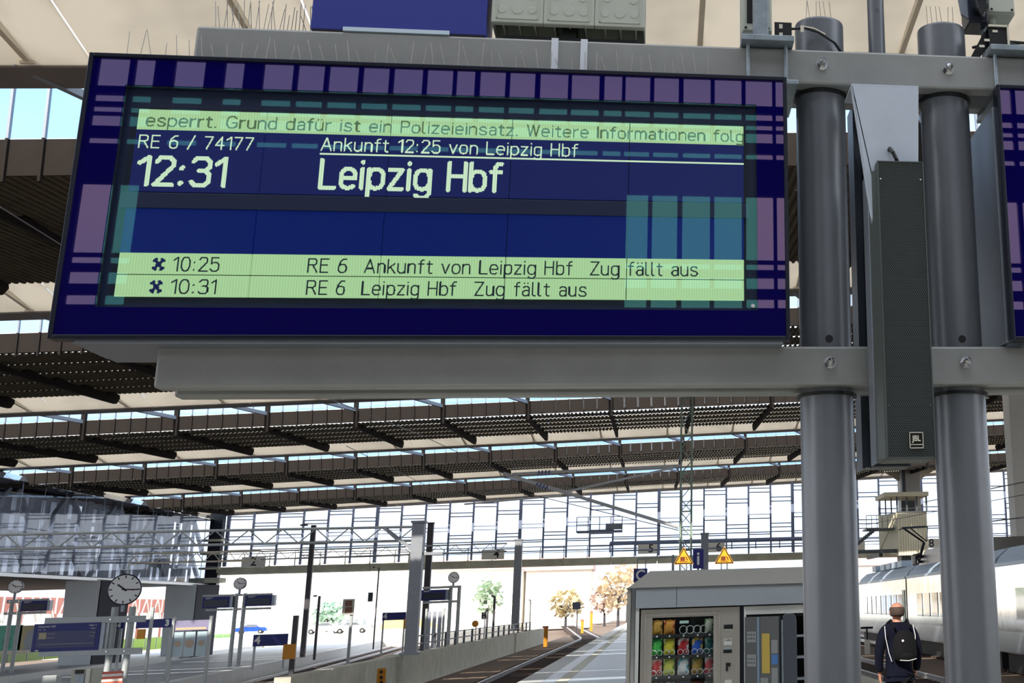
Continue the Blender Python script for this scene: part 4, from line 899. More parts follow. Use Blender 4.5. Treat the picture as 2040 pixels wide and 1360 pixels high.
for k in range(4): x = xl+(xr-xl)*k/3; ob('window_frame', MB().box((x-.07, Yc_, zs-.1), (x+.07, Yc_+.1, zt_-.35)), cf, ct)
for k in range(4): y = Yc_+(Yb-Yc_)*k/3; ob('window_frame', MB().box((xl-.05-.25*k, y-.07, zs-.1), (xl+.05-.25*k, y+.07, zt_-.35)), cf, ct)
ob('window_transom', MB().box((xl, Yc_, zs+1.35), (xr, Yc_+.1, zs+1.45)).box((xl, Yc_-.02, zs-.16), (xr, Yc_+.12, zs-.04)), cf, ct)
for k in range(3): x = xl+(xr-xl)*k/3; ob('window_pane', MB().quad((x, Yc_+.05, zs), (x+(xr-xl)/3, Yc_+.05, zs), (x+(xr-xl)/3, Yc_+.05, zt_-.35), (x, Yc_+.05, zt_-.35)), wall_glass, ct)
ob('inner_panel', MB().box((xl+.9, Yb-1.4, zs), (xl+2.1, Yb-1.3, zt_-.5)), cf, ct)
ob('balcony', MB().box((xl-2.6, Yc_+.4, zs-1.5), (xl-.2, Yc_+2.6, zs-1.35)), cf, ct)
for k in range(6): ob('balcony_post', MB().bar((xl-2.6+k*.45, Yc_+.4, zs-1.4), (xl-2.6+k*.45, Yc_+.4, zs-.3), .05), cf, ct)
ob('balcony_rail', MB().bar((xl-2.6, Yc_+.4, zs-.3), (xl-.3, Yc_+.4, zs-.3), .07), cf, ct)
s0 = V((xl-1.9, Yc_+1, zs-1.5)); s1 = V((xl-4.0, Yc_+1, zb_+.55))
for k in range(12): c = s0.lerp(s1, (k+.5)/12); ob('stair_tread', MB().box((c.x-.22, Yc_+.5, c.z-.03), (c.x+.22, Yc_+1.6, c.z+.03)), cf, ct)
for y in (Yc_+.5, Yc_+1.6): ob('stringer', MB().bar(V((s0.x, y, s0.z)), V((s1.x, y, s1.z)), .06, .2), cf, ct); 
ob('hanger_frame', MB().box((xl+.4, Yc_+1, zb_-.5), (xr-.4, Yc_+3, zb_)).bar((xl+1, Yc_+2, zt_), (xl+1, Yc_+2, G(20)), .3), cf, ct)
ob('underbeam', MB().bar((xl-4.6, Yc_+.6, zb_+.4), (xl, Yc_+.6, zb_+.4), .3), cf, ct)
ob('tie_beam', MB().bar((xl-1, Yc_+3, zb_+.2), (xl-1, YW-2.7, zb_+.2), .3).bar((xr-.5, Yb, zb_+.2), (xr-.5, YW-2.7, zb_+.2), .3), cf, ct)

# ================= the man =================
skin_m = mat('skin', (170, 118, 98), .55); hair_m = mat('short_dark_hair', (58, 44, 38), .8); jack_m = mat('navy_jacket', (7, 10, 26), .9, spec=.15, bump=.2, bscale=30); trou_m = mat('dark_trousers', (9, 9, 12), .9, spec=.15); pack_m = mat('black_backpack', (7, 7, 10), .85, spec=.2, bump=.2, bscale=50); refl_m = mat('pale_piping', (196, 200, 204), .3)
MX, MY = 3.12, 17.0
def skinned(name, verts, edges, m, parent, sub=2, root=0):
    me = bpy.data.meshes.new(name); me.from_pydata([v[0] for v in verts], edges, []); o = bpy.data.objects.new(name, me); COL.objects.link(o)
    md = o.modifiers.new('s', 'SKIN'); md.use_smooth_shade = True; sv = me.skin_vertices[0].data
    for i, v in enumerate(verts):
        r = v[1]; sv[i].radius = r if isinstance(r, tuple) else (r, r); sv[i].use_root = (i == root)
    sb = o.modifiers.new('u', 'SUBSURF'); sb.levels = sub; sb.render_levels = sub
    bpy.context.view_layer.update()
    e = bpy.data.meshes.new_from_object(o.evaluated_get(bpy.context.evaluated_depsgraph_get())); e.name = name
    bpy.data.objects.remove(o); e.materials.clear(); e.materials.append(m)
    for p in e.polygons: p.use_smooth = True
    o = bpy.data.objects.new(name, e); COL.objects.link(o); o.parent = parent; return o
man = thing('person', 'man seen from behind in navy jacket with black backpack, on the platform between the pillars', 'person', (MX, MY, 0), .12)
bv = [((0, 0, .93), (.14, .1)), ((0, 0, 1.1), (.13, .095)), ((0, 0, 1.3), (.15, .1)), ((0, 0, 1.4), (.1, .08)), ((0, .01, 1.46), (.052, .055)), ((0, .02, 1.52), (.05, .055)),
      ((0, .01, 1.58), (.08, .105)), ((0, .0, 1.66), (.072, .095)),
      ((-.17, 0, 1.39), .055), ((-.235, -.01, 1.12), .042), ((-.235, .06, .9), .03), ((.17, 0, 1.39), .055), ((.235, -.01, 1.12), .042), ((.235, .06, .9), .03),
      ((-.09, 0, .85), .085), ((-.1, .01, .5), .06), ((-.1, -.02, .1), .04), ((.09, 0, .85), .085), ((.1, .01, .5), .06), ((.1, -.02, .1), .04),
      ((-.1, .12, .04), .035), ((.1, .12, .04), .035), ((-.235, .08, .84), (.026, .036)), ((.235, .08, .84), (.026, .036))]
be = [(0, 1), (1, 2), (2, 3), (3, 4), (4, 5), (5, 6), (6, 7), (3, 8), (8, 9), (9, 10), (3, 11), (11, 12), (12, 13), (0, 14), (14, 15), (15, 16), (0, 17), (17, 18), (18, 19), (16, 20), (19, 21), (10, 22), (13, 23)]
for sgn, wr_ in ((-1, 22), (1, 23)):                       # five fingers to each hand
    for k in range(4):
        b = len(bv); x0 = sgn*.235; y0 = .055+k*.018; ln = (.07, .08, .075, .06)[k]
        bv += [((x0, y0, .80), .0095), ((x0-sgn*.006, y0+.004, .80-ln*.5), .0085), ((x0-sgn*.018, y0+.01, .80-ln), .007)]; be += [(wr_, b), (b, b+1), (b+1, b+2)]
    b = len(bv); bv += [((sgn*.215, .105, .82), .011), ((sgn*.205, .125, .785), .009)]; be += [(wr_, b), (b, b+1)]
skinned('body', bv, be, skin_m, man)
nose_b = MB().lathe([(.004, -.018), (.016, -.008), (.012, .012), (.003, .02)], (0, .112, 1.585), 10)
ob('nose', nose_b, skin_m, man, local=True, smooth=True)
for sgn in (-1, 1):
    ob('ear', MB().lathe([(.003, -.032), (.017, -.018), (.02, .01), (.012, .03), (.002, .034)], (sgn*.083, .0, 1.6), 10), skin_m, man, local=True, smooth=True)
    ob('eye', MB().lathe([(.002, -.01), (.01, 0), (.002, .01)], (sgn*.03, .088, 1.61), 10), white_trim, man, local=True, smooth=True)
ob('mouth', MB().box((-.025, .094, 1.548), (.025, .102, 1.554)), mat('lips', (140, 80, 76), .6), man, local=True)
hm = MB(); nr, ns = 8, 24
for j in range(nr+1):
    for i in range(ns):
        ph = j/nr*2.2; th = 2*PI*i/ns
        x = .092*math.sin(ph)*math.cos(th); y = .116*math.sin(ph)*math.sin(th); z = .105*math.cos(ph)
        hm.v.append(V((x, y-.002, 1.61+z)))
for j in range(nr):
    for i in range(ns):
        th = 2*PI*(i+.5)/ns; front = math.sin(th) > .55; ph = (j+.5)/nr*2.2
        crown = ph < 1.2                 # the bald crown
        if crown or math.sin(th) > .3: continue
        a = j*ns+i; b = j*ns+(i+1) % ns; hm.f.append((a, b, b+ns, a+ns))
ob('scalp', MB().lathe([(.088*math.sin(a*PI/10)+.001, .103*math.cos(a*PI/10)) for a in range(11)], (0, 0, 1.612), 20), skin_m, man, local=True, smooth=True).scale = (1, 1.22, 1)
ho = ob('hair', hm, hair_m, man, local=True, smooth=True); sm = ho.modifiers.new('t', 'SOLIDIFY'); sm.thickness = .008; sm.offset = 1
jv = [((0, 0, .92), (.19, .135)), ((0, 0, 1.1), (.18, .13)), ((0, 0, 1.28), (.19, .13)), ((0, 0, 1.4), (.12, .1)), ((0, .0, 1.48), (.075, .075)),
      ((-.185, 0, 1.38), .085), ((-.26, -.01, 1.14), .068), ((-.25, .05, .86), .052), ((.185, 0, 1.38), .085), ((.26, -.01, 1.14), .068), ((.25, .05, .86), .052), ((0, 0, .82), (.19, .14))]
skinned('jacket', jv, [(11, 0), (0, 1), (1, 2), (2, 3), (3, 4), (3, 5), (5, 6), (6, 7), (3, 8), (8, 9), (9, 10)], jack_m, man)
tv = [((0, 0, .88), (.15, .12)), ((-.09, 0, .78), .1), ((-.105, .01, .48), .078), ((-.105, -.02, .1), .065), ((.09, 0, .78), .1), ((.105, .01, .48), .078), ((.105, -.02, .1), .065)]
skinned('trousers', tv, [(0, 1), (1, 2), (2, 3), (0, 4), (4, 5), (5, 6)], trou_m, man)
for sgn in (-1, 1): skinned('shoe', [((sgn*.105, -.05, .045), .045), ((sgn*.105, .06, .04), .042), ((sgn*.11, .15, .03), .034)], [(0, 1), (1, 2)], blackm, man, 2)
for sgn in (-1, 1): ob('piping', MB().tube([(sgn*.19, -.06, 1.43), (sgn*.2, -.115, 1.3), (sgn*.17, -.15, 1.1), (sgn*.14, -.16, 1.0)], .005, 6), refl_m, man, local=True)
bp = thing('backpack', 'black backpack with pale piping on the back of the man', 'backpack', (MX, MY, 0), .12)
skinned('bag', [((.02, -.21, .98), (.175, .085)), ((.02, -.22, 1.12), (.18, .1)), ((.02, -.21, 1.3), (.16, .085)), ((.02, -.2, 1.38), (.09, .05))], [(0, 1), (1, 2), (2, 3)], pack_m, bp)
skinned('front_pocket', [((.02, -.29, 1.0), (.11, .04)), ((.02, -.3, 1.12), (.11, .045))], [(0, 1)], pack_m, bp)
ob('piping', MB().tube([(-.09, -.345, 1.02), (.02, -.36, 1.01), (.13, -.345, 1.03)], .005, 6), refl_m, bp, local=True)
ob('logo', MB().cyl((-.03, -.30, 1.25), (-.03, -.307, 1.25), .015, n=12), refl_m, bp, local=True)
for sgn in (-1, 1): ob('strap', MB().tube([(sgn*.1, -.2, 1.4), (sgn*.11, -.08, 1.5), (sgn*.12, .06, 1.46), (sgn*.13, .14, 1.32)], .016, 6), pack_m, bp, local=True)
# ================= left wing building with mirror-like cladding =================
clad = mat('mirror_cladding', (206, 214, 224), .03, .85, bump=.015, bscale=.35); cladt = mat('cladding_trim', (206, 212, 218), .3, .6)
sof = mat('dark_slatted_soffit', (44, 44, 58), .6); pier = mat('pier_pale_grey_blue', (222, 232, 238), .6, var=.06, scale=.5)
wg = thing('wing_building', 'long side wing clad in mirror-like metal above open ground floor at the left', 'building', (-42, 90, -1.5))
XW = -37.0
wgl = glass('wing_glazing', (.7, .73, .8), .13, (.85, .9, 1), .03)
for k in range(22):
    y = 54.5+k*3
    for a, b in ((4.85, 7.45), (7.5, 10.1)):
        ob('cladding_panel', MB().quad((XW, y+.02, a), (XW, y+2.98, a), (XW, y+2.98, b), (XW, y+.02, b)), wgl, wg)
    ob('panel_joint', MB().box((XW-.05, y-.02, 4.85), (XW-.01, y+.02, 10.1)), cladt, wg)
trm = mat('reflected_truss_grey', (198, 202, 208), .6)  # made-up truss behind the glass, stands in for the mirrored one
for k in range(17):
    y = 54.5+k*4
    ob('reflection_post', MB().box((-39.2, y, 4.85), (-38.8, y+.9, 10.1)), trm, wg); ob('reflection_post', MB().box((-39.1, y+2.2, 4.85), (-38.9, y+2.45, 10.1)), trm, wg)
    for a, b in ((4.9, 7.4), (7.5, 10)): ob('reflection_diagonal', MB().bar((-38.6, y+.9, a if k % 2 else b), (-38.6, y+3.9, b if k % 2 else a), .28), trm, wg)
for z in (4.95, 6.2, 7.45, 8.6, 9.9): ob('reflection_rail', MB().box((-39.1, 54.5, z-.12), (-38.85, 120.4, z+.12)), trm, wg)
ob('top_edge', MB().prism([(XW-.1, 54, 10.1), (XW+.05, 54, 10.12), (XW-.15, 54, 10.45), (XW-.9, 54, 10.75)], (0, 66.6, 0)), clad, wg, smooth=False)
ob('bottom_rail', MB().box((XW-.1, 54, 4.66), (XW+.08, 120.6, 4.85)), cladt, wg)
ob('end_wall', MB().box((-37.6, 120.4, 4.7), (XW-.05, 120.6, 10.1)), clad, wg)
ob('core', MB().box((-41, 54, 10.1), (XW-.1, 120.4, 10.3)), face, wg)
ob('bright_backdrop', MB().box((-41.05, 54, 4.85), (-41, 120.4, 10.1)), membrane('backdrop_membrane', (236, 240, 246), .7), wg)  # added translucent sheet that keeps the view behind the truss bright
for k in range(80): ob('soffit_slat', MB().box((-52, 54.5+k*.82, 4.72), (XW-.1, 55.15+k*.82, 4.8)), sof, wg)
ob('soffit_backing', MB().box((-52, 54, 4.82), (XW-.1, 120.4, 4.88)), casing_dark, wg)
for u0, u1, Y in ((131, 196, 97), (331, 389, 116)):
    a = at(u0, 1210, Y=Y); b = at(u1, 1210, Y=Y)
    ob('pier', MB().prism([(a.x, Y, -1.5), (b.x, Y, -1.5), (b.x, Y, 4.75), (a.x-.2, Y, 4.75)], (0, 1.2, 0)), pier, wg)
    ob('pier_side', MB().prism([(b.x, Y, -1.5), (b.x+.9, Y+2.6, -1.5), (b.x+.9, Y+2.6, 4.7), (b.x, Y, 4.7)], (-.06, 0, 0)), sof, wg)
ob('corner_steelwork', MB().box((-37.3, 119.4, 4.0), (-36.3, 120.2, 11.4)), casing_dark, wg)
for z in (6.0, 7.2, 8.3): ob('stair_flight', MB().box((-37.6, 118.6, z), (-36.0, 119.6, z+.16)), gird, wg)
ob('stair_landing', MB().box((-38.2, 118.4, 4.9), (-35.8, 120.2, 5.3)).box((-38.4, 118.2, 3.9), (-36.5, 120.2, 4.2)), gird, wg)
# hall building with red truss pattern behind
whf = mat('white_facade', (236, 232, 226), .8, var=.04); redb = mat('red_brick', (186, 120, 108), .8, var=.15); winm = mat('hazed_window', (196, 202, 208), .3)  # window tone lightened in place of outdoor haze
hb = thing('hall_building', 'white hall with red brick gable fields behind the left wing', 'building', (-72, 150, -1.5))
ob('wall', MB().box((-76, 60, -1.5), (-66, 210, 5.6)), whf, hb)
for k in range(36):
    y = 60+k*4.1
    ob('brick_field', MB().prism([(-66.02, y+.3, 3.2), (-66.02, y+3.8, 3.2), (-66.02, y+3.8, 4.9), (-66.02, y+.3, 4.9)], (.06, 0, 0)), redb, hb)
    ob('brace', MB().bar((-65.9, y+.3, 2.4), (-65.9, y+2, 4.9), .16).bar((-65.9, y+3.8, 2.4), (-65.9, y+2, 4.9), .16), whf, hb)
    if k % 2: ob('brick_column', MB().box((-66.05, y-.2, -1.5), (-65.9, y+.3, 3.2)), redb, hb)
# green hoarding
grn = mat('lime_green_board', (134, 176, 18), .5)
A = at(-30, 1324, Z=-.69); B = at(330, 1291, Z=-.69)
gh = thing('green_hoarding', 'lime green board fence behind the left platforms', 'fence', tuple(A))
n = 12
for k in range(n):
    p = A.lerp(B, k/n); q_ = A.lerp(B, (k+.96)/n); ob('board', MB().prism([p, q_, q_+V((0, 0, 1.15)), p+V((0, 0, 1.15))], (0, .08, 0)), grn, gh)
    ob('post', MB().box((p.x-.04, p.y+.09, p.z), (p.x+.04, p.y+.16, p.z+1.2)), galv, gh)
A = at(412, 1284, Z=-1.0); B = at(458, 1281, Z=-1.0)
gh = thing('green_hoarding', 'short pale green fence piece beside the white parked car', 'fence', tuple(A))
for k in range(3): p = A.lerp(B, k/3); q_ = A.lerp(B, (k+.95)/3); ob('board', MB().prism([p, q_, q_+V((0, 0, 1.2)), p+V((0, 0, 1.2))], (0, .08, 0)), mat('pale_green_board', (150, 196, 120), .5) if k == 0 else bpy.data.materials['pale_green_board'], gh)
def blob_mat(name, c1, c2, c3, sc):
    return sn_mat(c1, c2, c3, sc)
c = at(36, 1272, Y=98)
t = thing('poster_wall', 'teal and ochre patterned poster boards at the far left', 'poster', (c.x, 98, -1))
for i, (u0, u1, cc) in enumerate(((-4, 38, ((40, 170, 140), (20, 140, 110), (120, 210, 190))), (41, 74, ((180, 170, 120), (150, 160, 170), (120, 130, 100))))):
    a = at(u0, 1246, Y=98); b = at(u1, 1298, Y=98); ob('board', MB().box((a.x, 98, b.z), (b.x, 98.1, a.z)), blob_mat('poster', *cc, .5), t)
ob('kerb', MB().box((at(0, 1300, Y=97).x, 97, at(0, 1303, Y=97).z), (at(52, 1300, Y=97).x, 97.6, at(0, 1296, Y=97).z)), white_steel, t)

# ================= clocks and display stands on the far platforms =================
clockw = mat('clock_face_white', (238, 240, 242), .4); tick_m = mat('clock_black', (30, 32, 44), .4); red_m = mat('clock_red', (176, 60, 60), .4)
standm = mat('stand_grey', (172, 178, 180), .5, .2, var=.06)
def clock(label, u, v, ru, Y, zb, tilt=0):
    c = at(u, v, Y=Y); R_ = (at(u+ru, v, Y=Y)-c).length; t = thing('clock', label, 'clock', (c.x, Y, zb), tilt)
    L = lambda x, z, y=0: (x, y, c.z-zb+z)
    def lo(nm, mb, m): return ob(nm, mb, m, t, local=True, smooth=(nm in ('rim', 'case')))
    lo('case', MB().lathe([(R_*.92, -.16), (R_, -.14), (R_, .14), (R_*.92, .16)], L(0, 0), 40, axis='Y'), casing)
    lo('rim', MB().lathe([(R_, -.18), (R_*1.03, -.17), (R_*1.03, -.1), (R_, -.1)], L(0, 0), 40, axis='Y'), casing_dark)
    lo('dial', MB().lathe([(R_*.95, -.192), (R_*.95, -.17)], L(0, 0), 40, axis='Y'), clockw)
    for h in range(12):
        a = h*PI/6; s_, k_ = math.sin(a), math.cos(a)
        lo('hour_mark', MB().bar(L(s_*R_*.74, k_*R_*.74, -.198), L(s_*R_*.92, k_*R_*.92, -.198), R_*.07, .01, up=(0, 1, 0)), tick_m)
    for a, ln, w_, m, nm in ((10.25*PI/6, .55, .1, tick_m, 'hour_hand'), (PI/2+.02, .85, .075, tick_m, 'minute_hand'), (PI/2+.1, .6, .04, red_m, 'second_hand')):
        s_, k_ = math.sin(a), math.cos(a); lo(nm, MB().bar(L(-s_*R_*.15, -k_*R_*.15, -.21), L(s_*R_*ln, k_*R_*ln, -.21), R_*w_, .01, up=(0, 1, 0)), m)
    lo('stem', MB().cyl((0, 0, 0), (0, 0, c.z-zb-R_*.98), .07, n=12), casing)
    return t
def stand(what, Y, us, vt, zb, beams, boards, ck, rr_=.11):
    xs_ = [at(u, 1230, Y=Y).x for u in us]; zt = at(us[0], vt, Y=Y).z
    t = thing('display_stand', 'twin-post grey stand %s' % what, 'stand', (sum(xs_)/2, Y, zb))
    for x in xs_: ob('post', MB().cyl((x, Y, zb), (x, Y, zt), rr_, n=20), standm, t, smooth=True)
    for u0, v0, u1, v1, th in beams:
        a = at(u0, v0, Y=Y-.25); b = at(u1, v1, Y=Y-.25); ob('beam', MB().bar(a, b, .12, th), standm, t, bev=.01)
        for x in xs_: ob('bolt', MB().cyl((x, Y-.32, (a.z+b.z)/2), (x, Y-.36, (a.z+b.z)/2), .03, n=8), chrome, t)
    for i, (lb, u0, v0, u1, v1) in enumerate(boards):
        a = at(u0, v0, Y=Y-.3); b = at(u1, v1, Y=Y-.3); za, zc = min(a.z, b.z), max(a.z, b.z)
        d = thing('departure_board', lb, 'display board', ((a.x+b.x)/2, Y-.3, za))
        ob('housing', MB().box((a.x+.04, Y-.3, za), (b.x+.16, Y+.12, zc)), casing, d); ob('front', MB().box((a.x, Y-.34, za), (b.x, Y-.3, zc)), signb, d)
        w_, h_ = b.x-a.x, zc-za; ob('screen', MB().box((a.x+w_*.06, Y-.35, za+h_*.12), (b.x-w_*.06, Y-.34, za+h_*.72)), casing_dark if Y > 62 else scr_far, d)
        if Y <= 62:
            y_ = Y-.355; k_ = h_/1.0
            text('Chemnitz Hbf', .115, white_trim, (a.x+w_*.06, y_, zc-h_*.1), d, align='LEFT'); text('Gleis 4', .1, white_trim, (b.x-w_*.06, y_, zc-h_*.1), d, align='RIGHT')
            text('Linie   Ziel', .07, white_trim, (a.x+w_*.06, y_, zc-h_*.21), d, align='LEFT'); text('Abfahrt', .07, white_trim, (b.x-w_*.06, y_, zc-h_*.21), d, align='RIGHT')
            ob('line_badge', MB().box((a.x+w_*.09, y_, zc-h_*.55), (a.x+w_*.2, y_+.004, zc-h_*.32)), mat('line_badge_tan', (170, 160, 130), .5), d)
            for i_, s_ in enumerate(('Chemnitz', 'Burgstädt')): text(s_, .07, kio, (a.x+w_*.22, y_, zc-h_*(.37+.13*i_)), d, align='LEFT')
            for i_, s_ in enumerate(('15 min', '37 min')): text(s_, .07, kio, (b.x-w_*.07, y_, zc-h_*(.36+.13*i_)), d, align='RIGHT')
            ob('ticker_line', MB().box((a.x+w_*.1, y_, zc-h_*.745), (b.x-w_*.08, y_+.004, zc-h_*.735)), kio, d)
            text('plus', .085, white_trim, (a.x+w_*.06, y_, za+h_*.05), d, align='LEFT', bold=.004)
        else:
            for f_ in (.82, .9): ob('header_line', MB().box((a.x+w_*.1, Y-.345, za+h_*f_), (a.x+w_*(.4 if f_ > .85 else .3), Y-.34, za+h_*(f_+.035))), white_trim, d)
    if ck: clock(*ck[:4], Y, zt-.05 if Y > 62 else zt-.2, ck[4])
    return t
scr_far = mat('far_screen', (10, 10, 74), .3, emit=.12)
stand('nearest on the low left platform, under the big clock', 60, (227, 262), 1209, -.7, ((90, 1237, 290, 1232, .26), (78, 1301, 283, 1296, .26)), [('blue departure board on the stand under the big clock', 70, 1243, 195, 1294)], ('big round white station clock above the low left platform', 249, 1174, 31.5, .25), .13)
stand('at the far left edge, under a small clock', 85, (20, 38), 1196, -.7, ((14, 1198, 98, 1195, .2), (8, 1222, 92, 1219, .14)), [('small blue departure board at the far left edge', 44, 1197, 92, 1216)], ('small round clock at the far left edge', 32, 1168, 14, .2))
stand('carrying two small boards left of the slanting dark pole', 82, (467, 484), 1182, -.7, ((404, 1187, 543, 1183, .12), (410, 1215, 540, 1211, .12)), [('left of two small blue departure boards under the middle clock', 405, 1189, 456, 1210), ('right of two small blue departure boards under the middle clock', 490, 1186, 540, 1206)], ('small round clock above the pair of small boards', 479, 1162, 12, .05))
stand('behind the concrete parapet, right of the catenary poles', 84, (895, 912), 1166, -.7, ((842, 1171, 918, 1168, .14), (842, 1200, 917, 1197, .14)), [('small blue departure board right of the thick catenary poles', 840, 1175, 887, 1195)], ('small round clock above the concrete parapet, right of the catenary poles', 904, 1150, 11, .1))
def bs2(label, u0, v0, u1, v1, Y, items, posts=()):
    a = at(u0, v0, Y=Y); b = at(u1, v1, Y=Y); z0, z1 = min(a.z, b.z), max(a.z, b.z); t = thing('platform_sign', label, 'sign', ((a.x+b.x)/2, Y, z0))
    ob('panel', MB().box((a.x, Y, z0), (b.x, Y+.1, z1)), signb, t, bev=.01)
    for s_, u in items: text(s_, (z1-z0)*.95, white_trim, (at(u, v0, Y=Y).x, Y-.006, (z0+z1)/2), t, 'numeral', bold=.02)
    for u in posts: x = at(u, v0, Y=Y).x; ob('post', MB().box((x-.05, Y+.1, -.75), (x+.05, Y+.2, z1)), standm, t)
    return t
bs2('dark blue platform sign with white 4 on the low left platform', 505, 1264, 572, 1285, 76, (('4', 514),), (508, 568))
bs2('dark blue platform sign with white 3 beside the info showcase', 272, 1234, 343, 1249, 70, (('3', 334),), (340,))
bs2('dark blue platform sign with white 4 behind the thick catenary pole', 762, 1220, 808, 1234, 95, (('4', 768),), (764, 806))
bs2('small blue sign with tiny 4 between the posts of the nearest stand', 232, 1240, 246, 1251, 61.5, (('4', 238),), (240,))
def post(nm, label, u, vt, vb, Z, w_, m, cat='post', Y=None):
    b = at(u, vb, Z=Z) if Y is None else V((at(u, vb, Y=Y).x, Y, Z)); tp = at(u, vt, Y=b.y); t = thing(nm, label, cat, (b.x, b.y, Z))
    ob('shaft', MB().box((b.x-w_/2, b.y-w_/2, Z), (b.x+w_/2, b.y+w_/2, tp.z)), m, t, bev=.008); return t, b, tp
def platebox(t, u0, v0, u1, v1, Y, m, nm='box', dep=.12):
    a = at(u0, v0, Y=Y); b = at(u1, v1, Y=Y); return ob(nm, MB().box((a.x, Y-dep, min(a.z, b.z)), (b.x, Y, max(a.z, b.z))), m, t, bev=.012)
boxy = mat('orange_yellow_box', (214, 142, 30), .5)
t, b, tp = post('box_post', 'brown-grey post with orange-yellow box on the low left platform', 579, 1226, 1352, -.7, .2, poled); platebox(t, 566, 1283, 588, 1312, b.y-.12, boxy)
t, b, tp = post('box_post', 'grey post with small orange box right of the big clock', 288, 1210, 1352, -.7, .11, standm, Y=57); platebox(t, 276, 1253, 289, 1272, 56.8, boxy)
t, b, tp = post('box_post', 'slim post with orange box partly behind the thick catenary pole', 812, 1225, 1280, -.7, .1, standm, Y=80); platebox(t, 806, 1232, 814, 1252, 79.8, boxy)
t, b, tp = post('track_sign', 'yellow plate with black dots at the bottom, before the concrete wall', 759, 1330, 1362, -.9, .06, poled, 'sign', Y=44); platebox(t, 752, 1331, 767, 1372, 43.9, boxy, 'plate', .03)
for v in (1338, 1349, 1359):
    c = at(759.5, v, Y=43.86); ob('black_dot', MB().cyl((c.x, 43.86, c.z), (c.x, 43.85, c.z), .05, n=12), tick_m, t)
t, b, tp = post('stop_sign', 'track sign with two pale reddish fields on grey post between the low tracks', 692, 1222, 1331, -1.4, .17, standm, 'sign'); platebox(t, 684, 1193, 705, 1224, b.y-.1, mat('sign_frame_pale', (200, 198, 190), .5), 'frame', .08)
for v in (1196, 1209): platebox(t, 688, v, 701, v+11, b.y-.19, mat('sign_field_brown', (126, 88, 76), .6) if v == 1196 else bpy.data.materials['sign_field_brown'], 'field', .02)
t, b, tp = post('stop_sign', 'small white H board with black letter behind the parapet', 964, 1217, 1270, -.7, .07, standm, 'sign', Y=100); platebox(t, 960, 1219, 968, 1233, 99.9, white_trim, 'board', .04); text('H', .5, tick_m, tuple(at(964, 1226, Y=99.8)), t, bold=.02)
t, b, tp = post('round_sign', 'round orange sign on a thin post behind the parapet', 947, 1240, 1270, -.7, .06, standm, 'sign', Y=96)
c = at(947, 1242, Y=95.8); ob('disc', MB().cyl((c.x, 95.8, c.z), (c.x, 95.7, c.z), .22, n=24), boxy, t)
# slim lamp masts
for lb, u, vt, vb, Y, w_, m in (('tall dark slanting-looking pole right of the pair of small boards', 606, 1046, 1268, 95, .3, poled), ('thin dark pole left of the orange-yellow box', 628, 1187, 1288, 88, .14, poled), ('thin pole with small signal lamp left of the blue 4 sign', 745, 1130, 1270, 110, .1, poled),
                               ('thin dark post on the parapet behind the small H board', 982, 1187, 1262, 92, .14, poled), ('slim light pole at the end of the concrete wall', 1055, 1195, 1250, 118, .08, standm)):
    t, b, tp = post('slim_pole', lb, u, vt, vb, -.7 if u < 1000 else -.74, w_, m, 'pole', Y=Y)
    ob('cap', MB().box((tp.x-w_*.7, Y-w_*.7, tp.z-.04), (tp.x+w_*.7, Y+w_*.7, tp.z+.06)), m, t)
    if 'lamp' in lb: ob('lamp', MB().box((tp.x-.25, Y-.2, 2.9), (tp.x+.1, Y, 3.6)), casing_dark, t)
# info showcase and shelter
def frame_panels(nm, label, cat, u0, v0, u1, v1, Y, n, m, zb, legs=True, head=None):
    a = at(u0, v0, Y=Y); b = at(u1, v1, Y=Y); z0, z1 = min(a.z, b.z), max(a.z, b.z); t = thing(nm, label, cat, ((a.x+b.x)/2, Y, zb)); W_ = (b.x-a.x)
    for x in (a.x-.06, b.x): ob('post', MB().box((x, Y-.05, zb), (x+.1, Y+.1, z1+.15)), standm, t)
    for i in range(n): ob('panel', MB().box((a.x+W_*i/n+.04, Y, z0), (a.x+W_*(i+1)/n-.04, Y+.06, z1 if head is None else z0+(z1-z0)*.68)), m, t); 
    if head: ob('header', MB().box((a.x, Y, z0+(z1-z0)*.72), (b.x, Y+.06, z1)), head, t); ob('header_strip', MB().box((a.x+.1, Y-.01, z0+(z1-z0)*.74), (b.x-.1, Y, z0+(z1-z0)*.8)), mat('showcase_strip', (214, 170, 140), .5), t)
    return t, a, b, z0, z1
pal = mat('showcase_poster', (176, 196, 206), .3)
t, a, b, z0, z1 = frame_panels('info_showcase', 'three-part timetable showcase with lilac header on the low left platform', 'showcase', 347, 1236, 410, 1306, 58, 3, pal, -.7, True, mat('showcase_header_lilac', (132, 128, 158), .4))
for k in range(3): c = a.x+(b.x-a.x)*(k+.5)/3; ob('map_spot', MB().cyl((c, 57.99, z0+.5), (c, 57.985, z0+.5), .12+.05*(k == 1), n=9), mat('map_tan', (190, 170, 150), .5) if k == 0 else bpy.data.materials['map_tan'], t)
frame_panels('wind_screen', 'grey slatted wind screen behind the parapet, right of the dark pole', 'screen', 850, 1218, 878, 1292, 72, 3, mat('windscreen_grey', (160, 164, 176), .3), -.7)
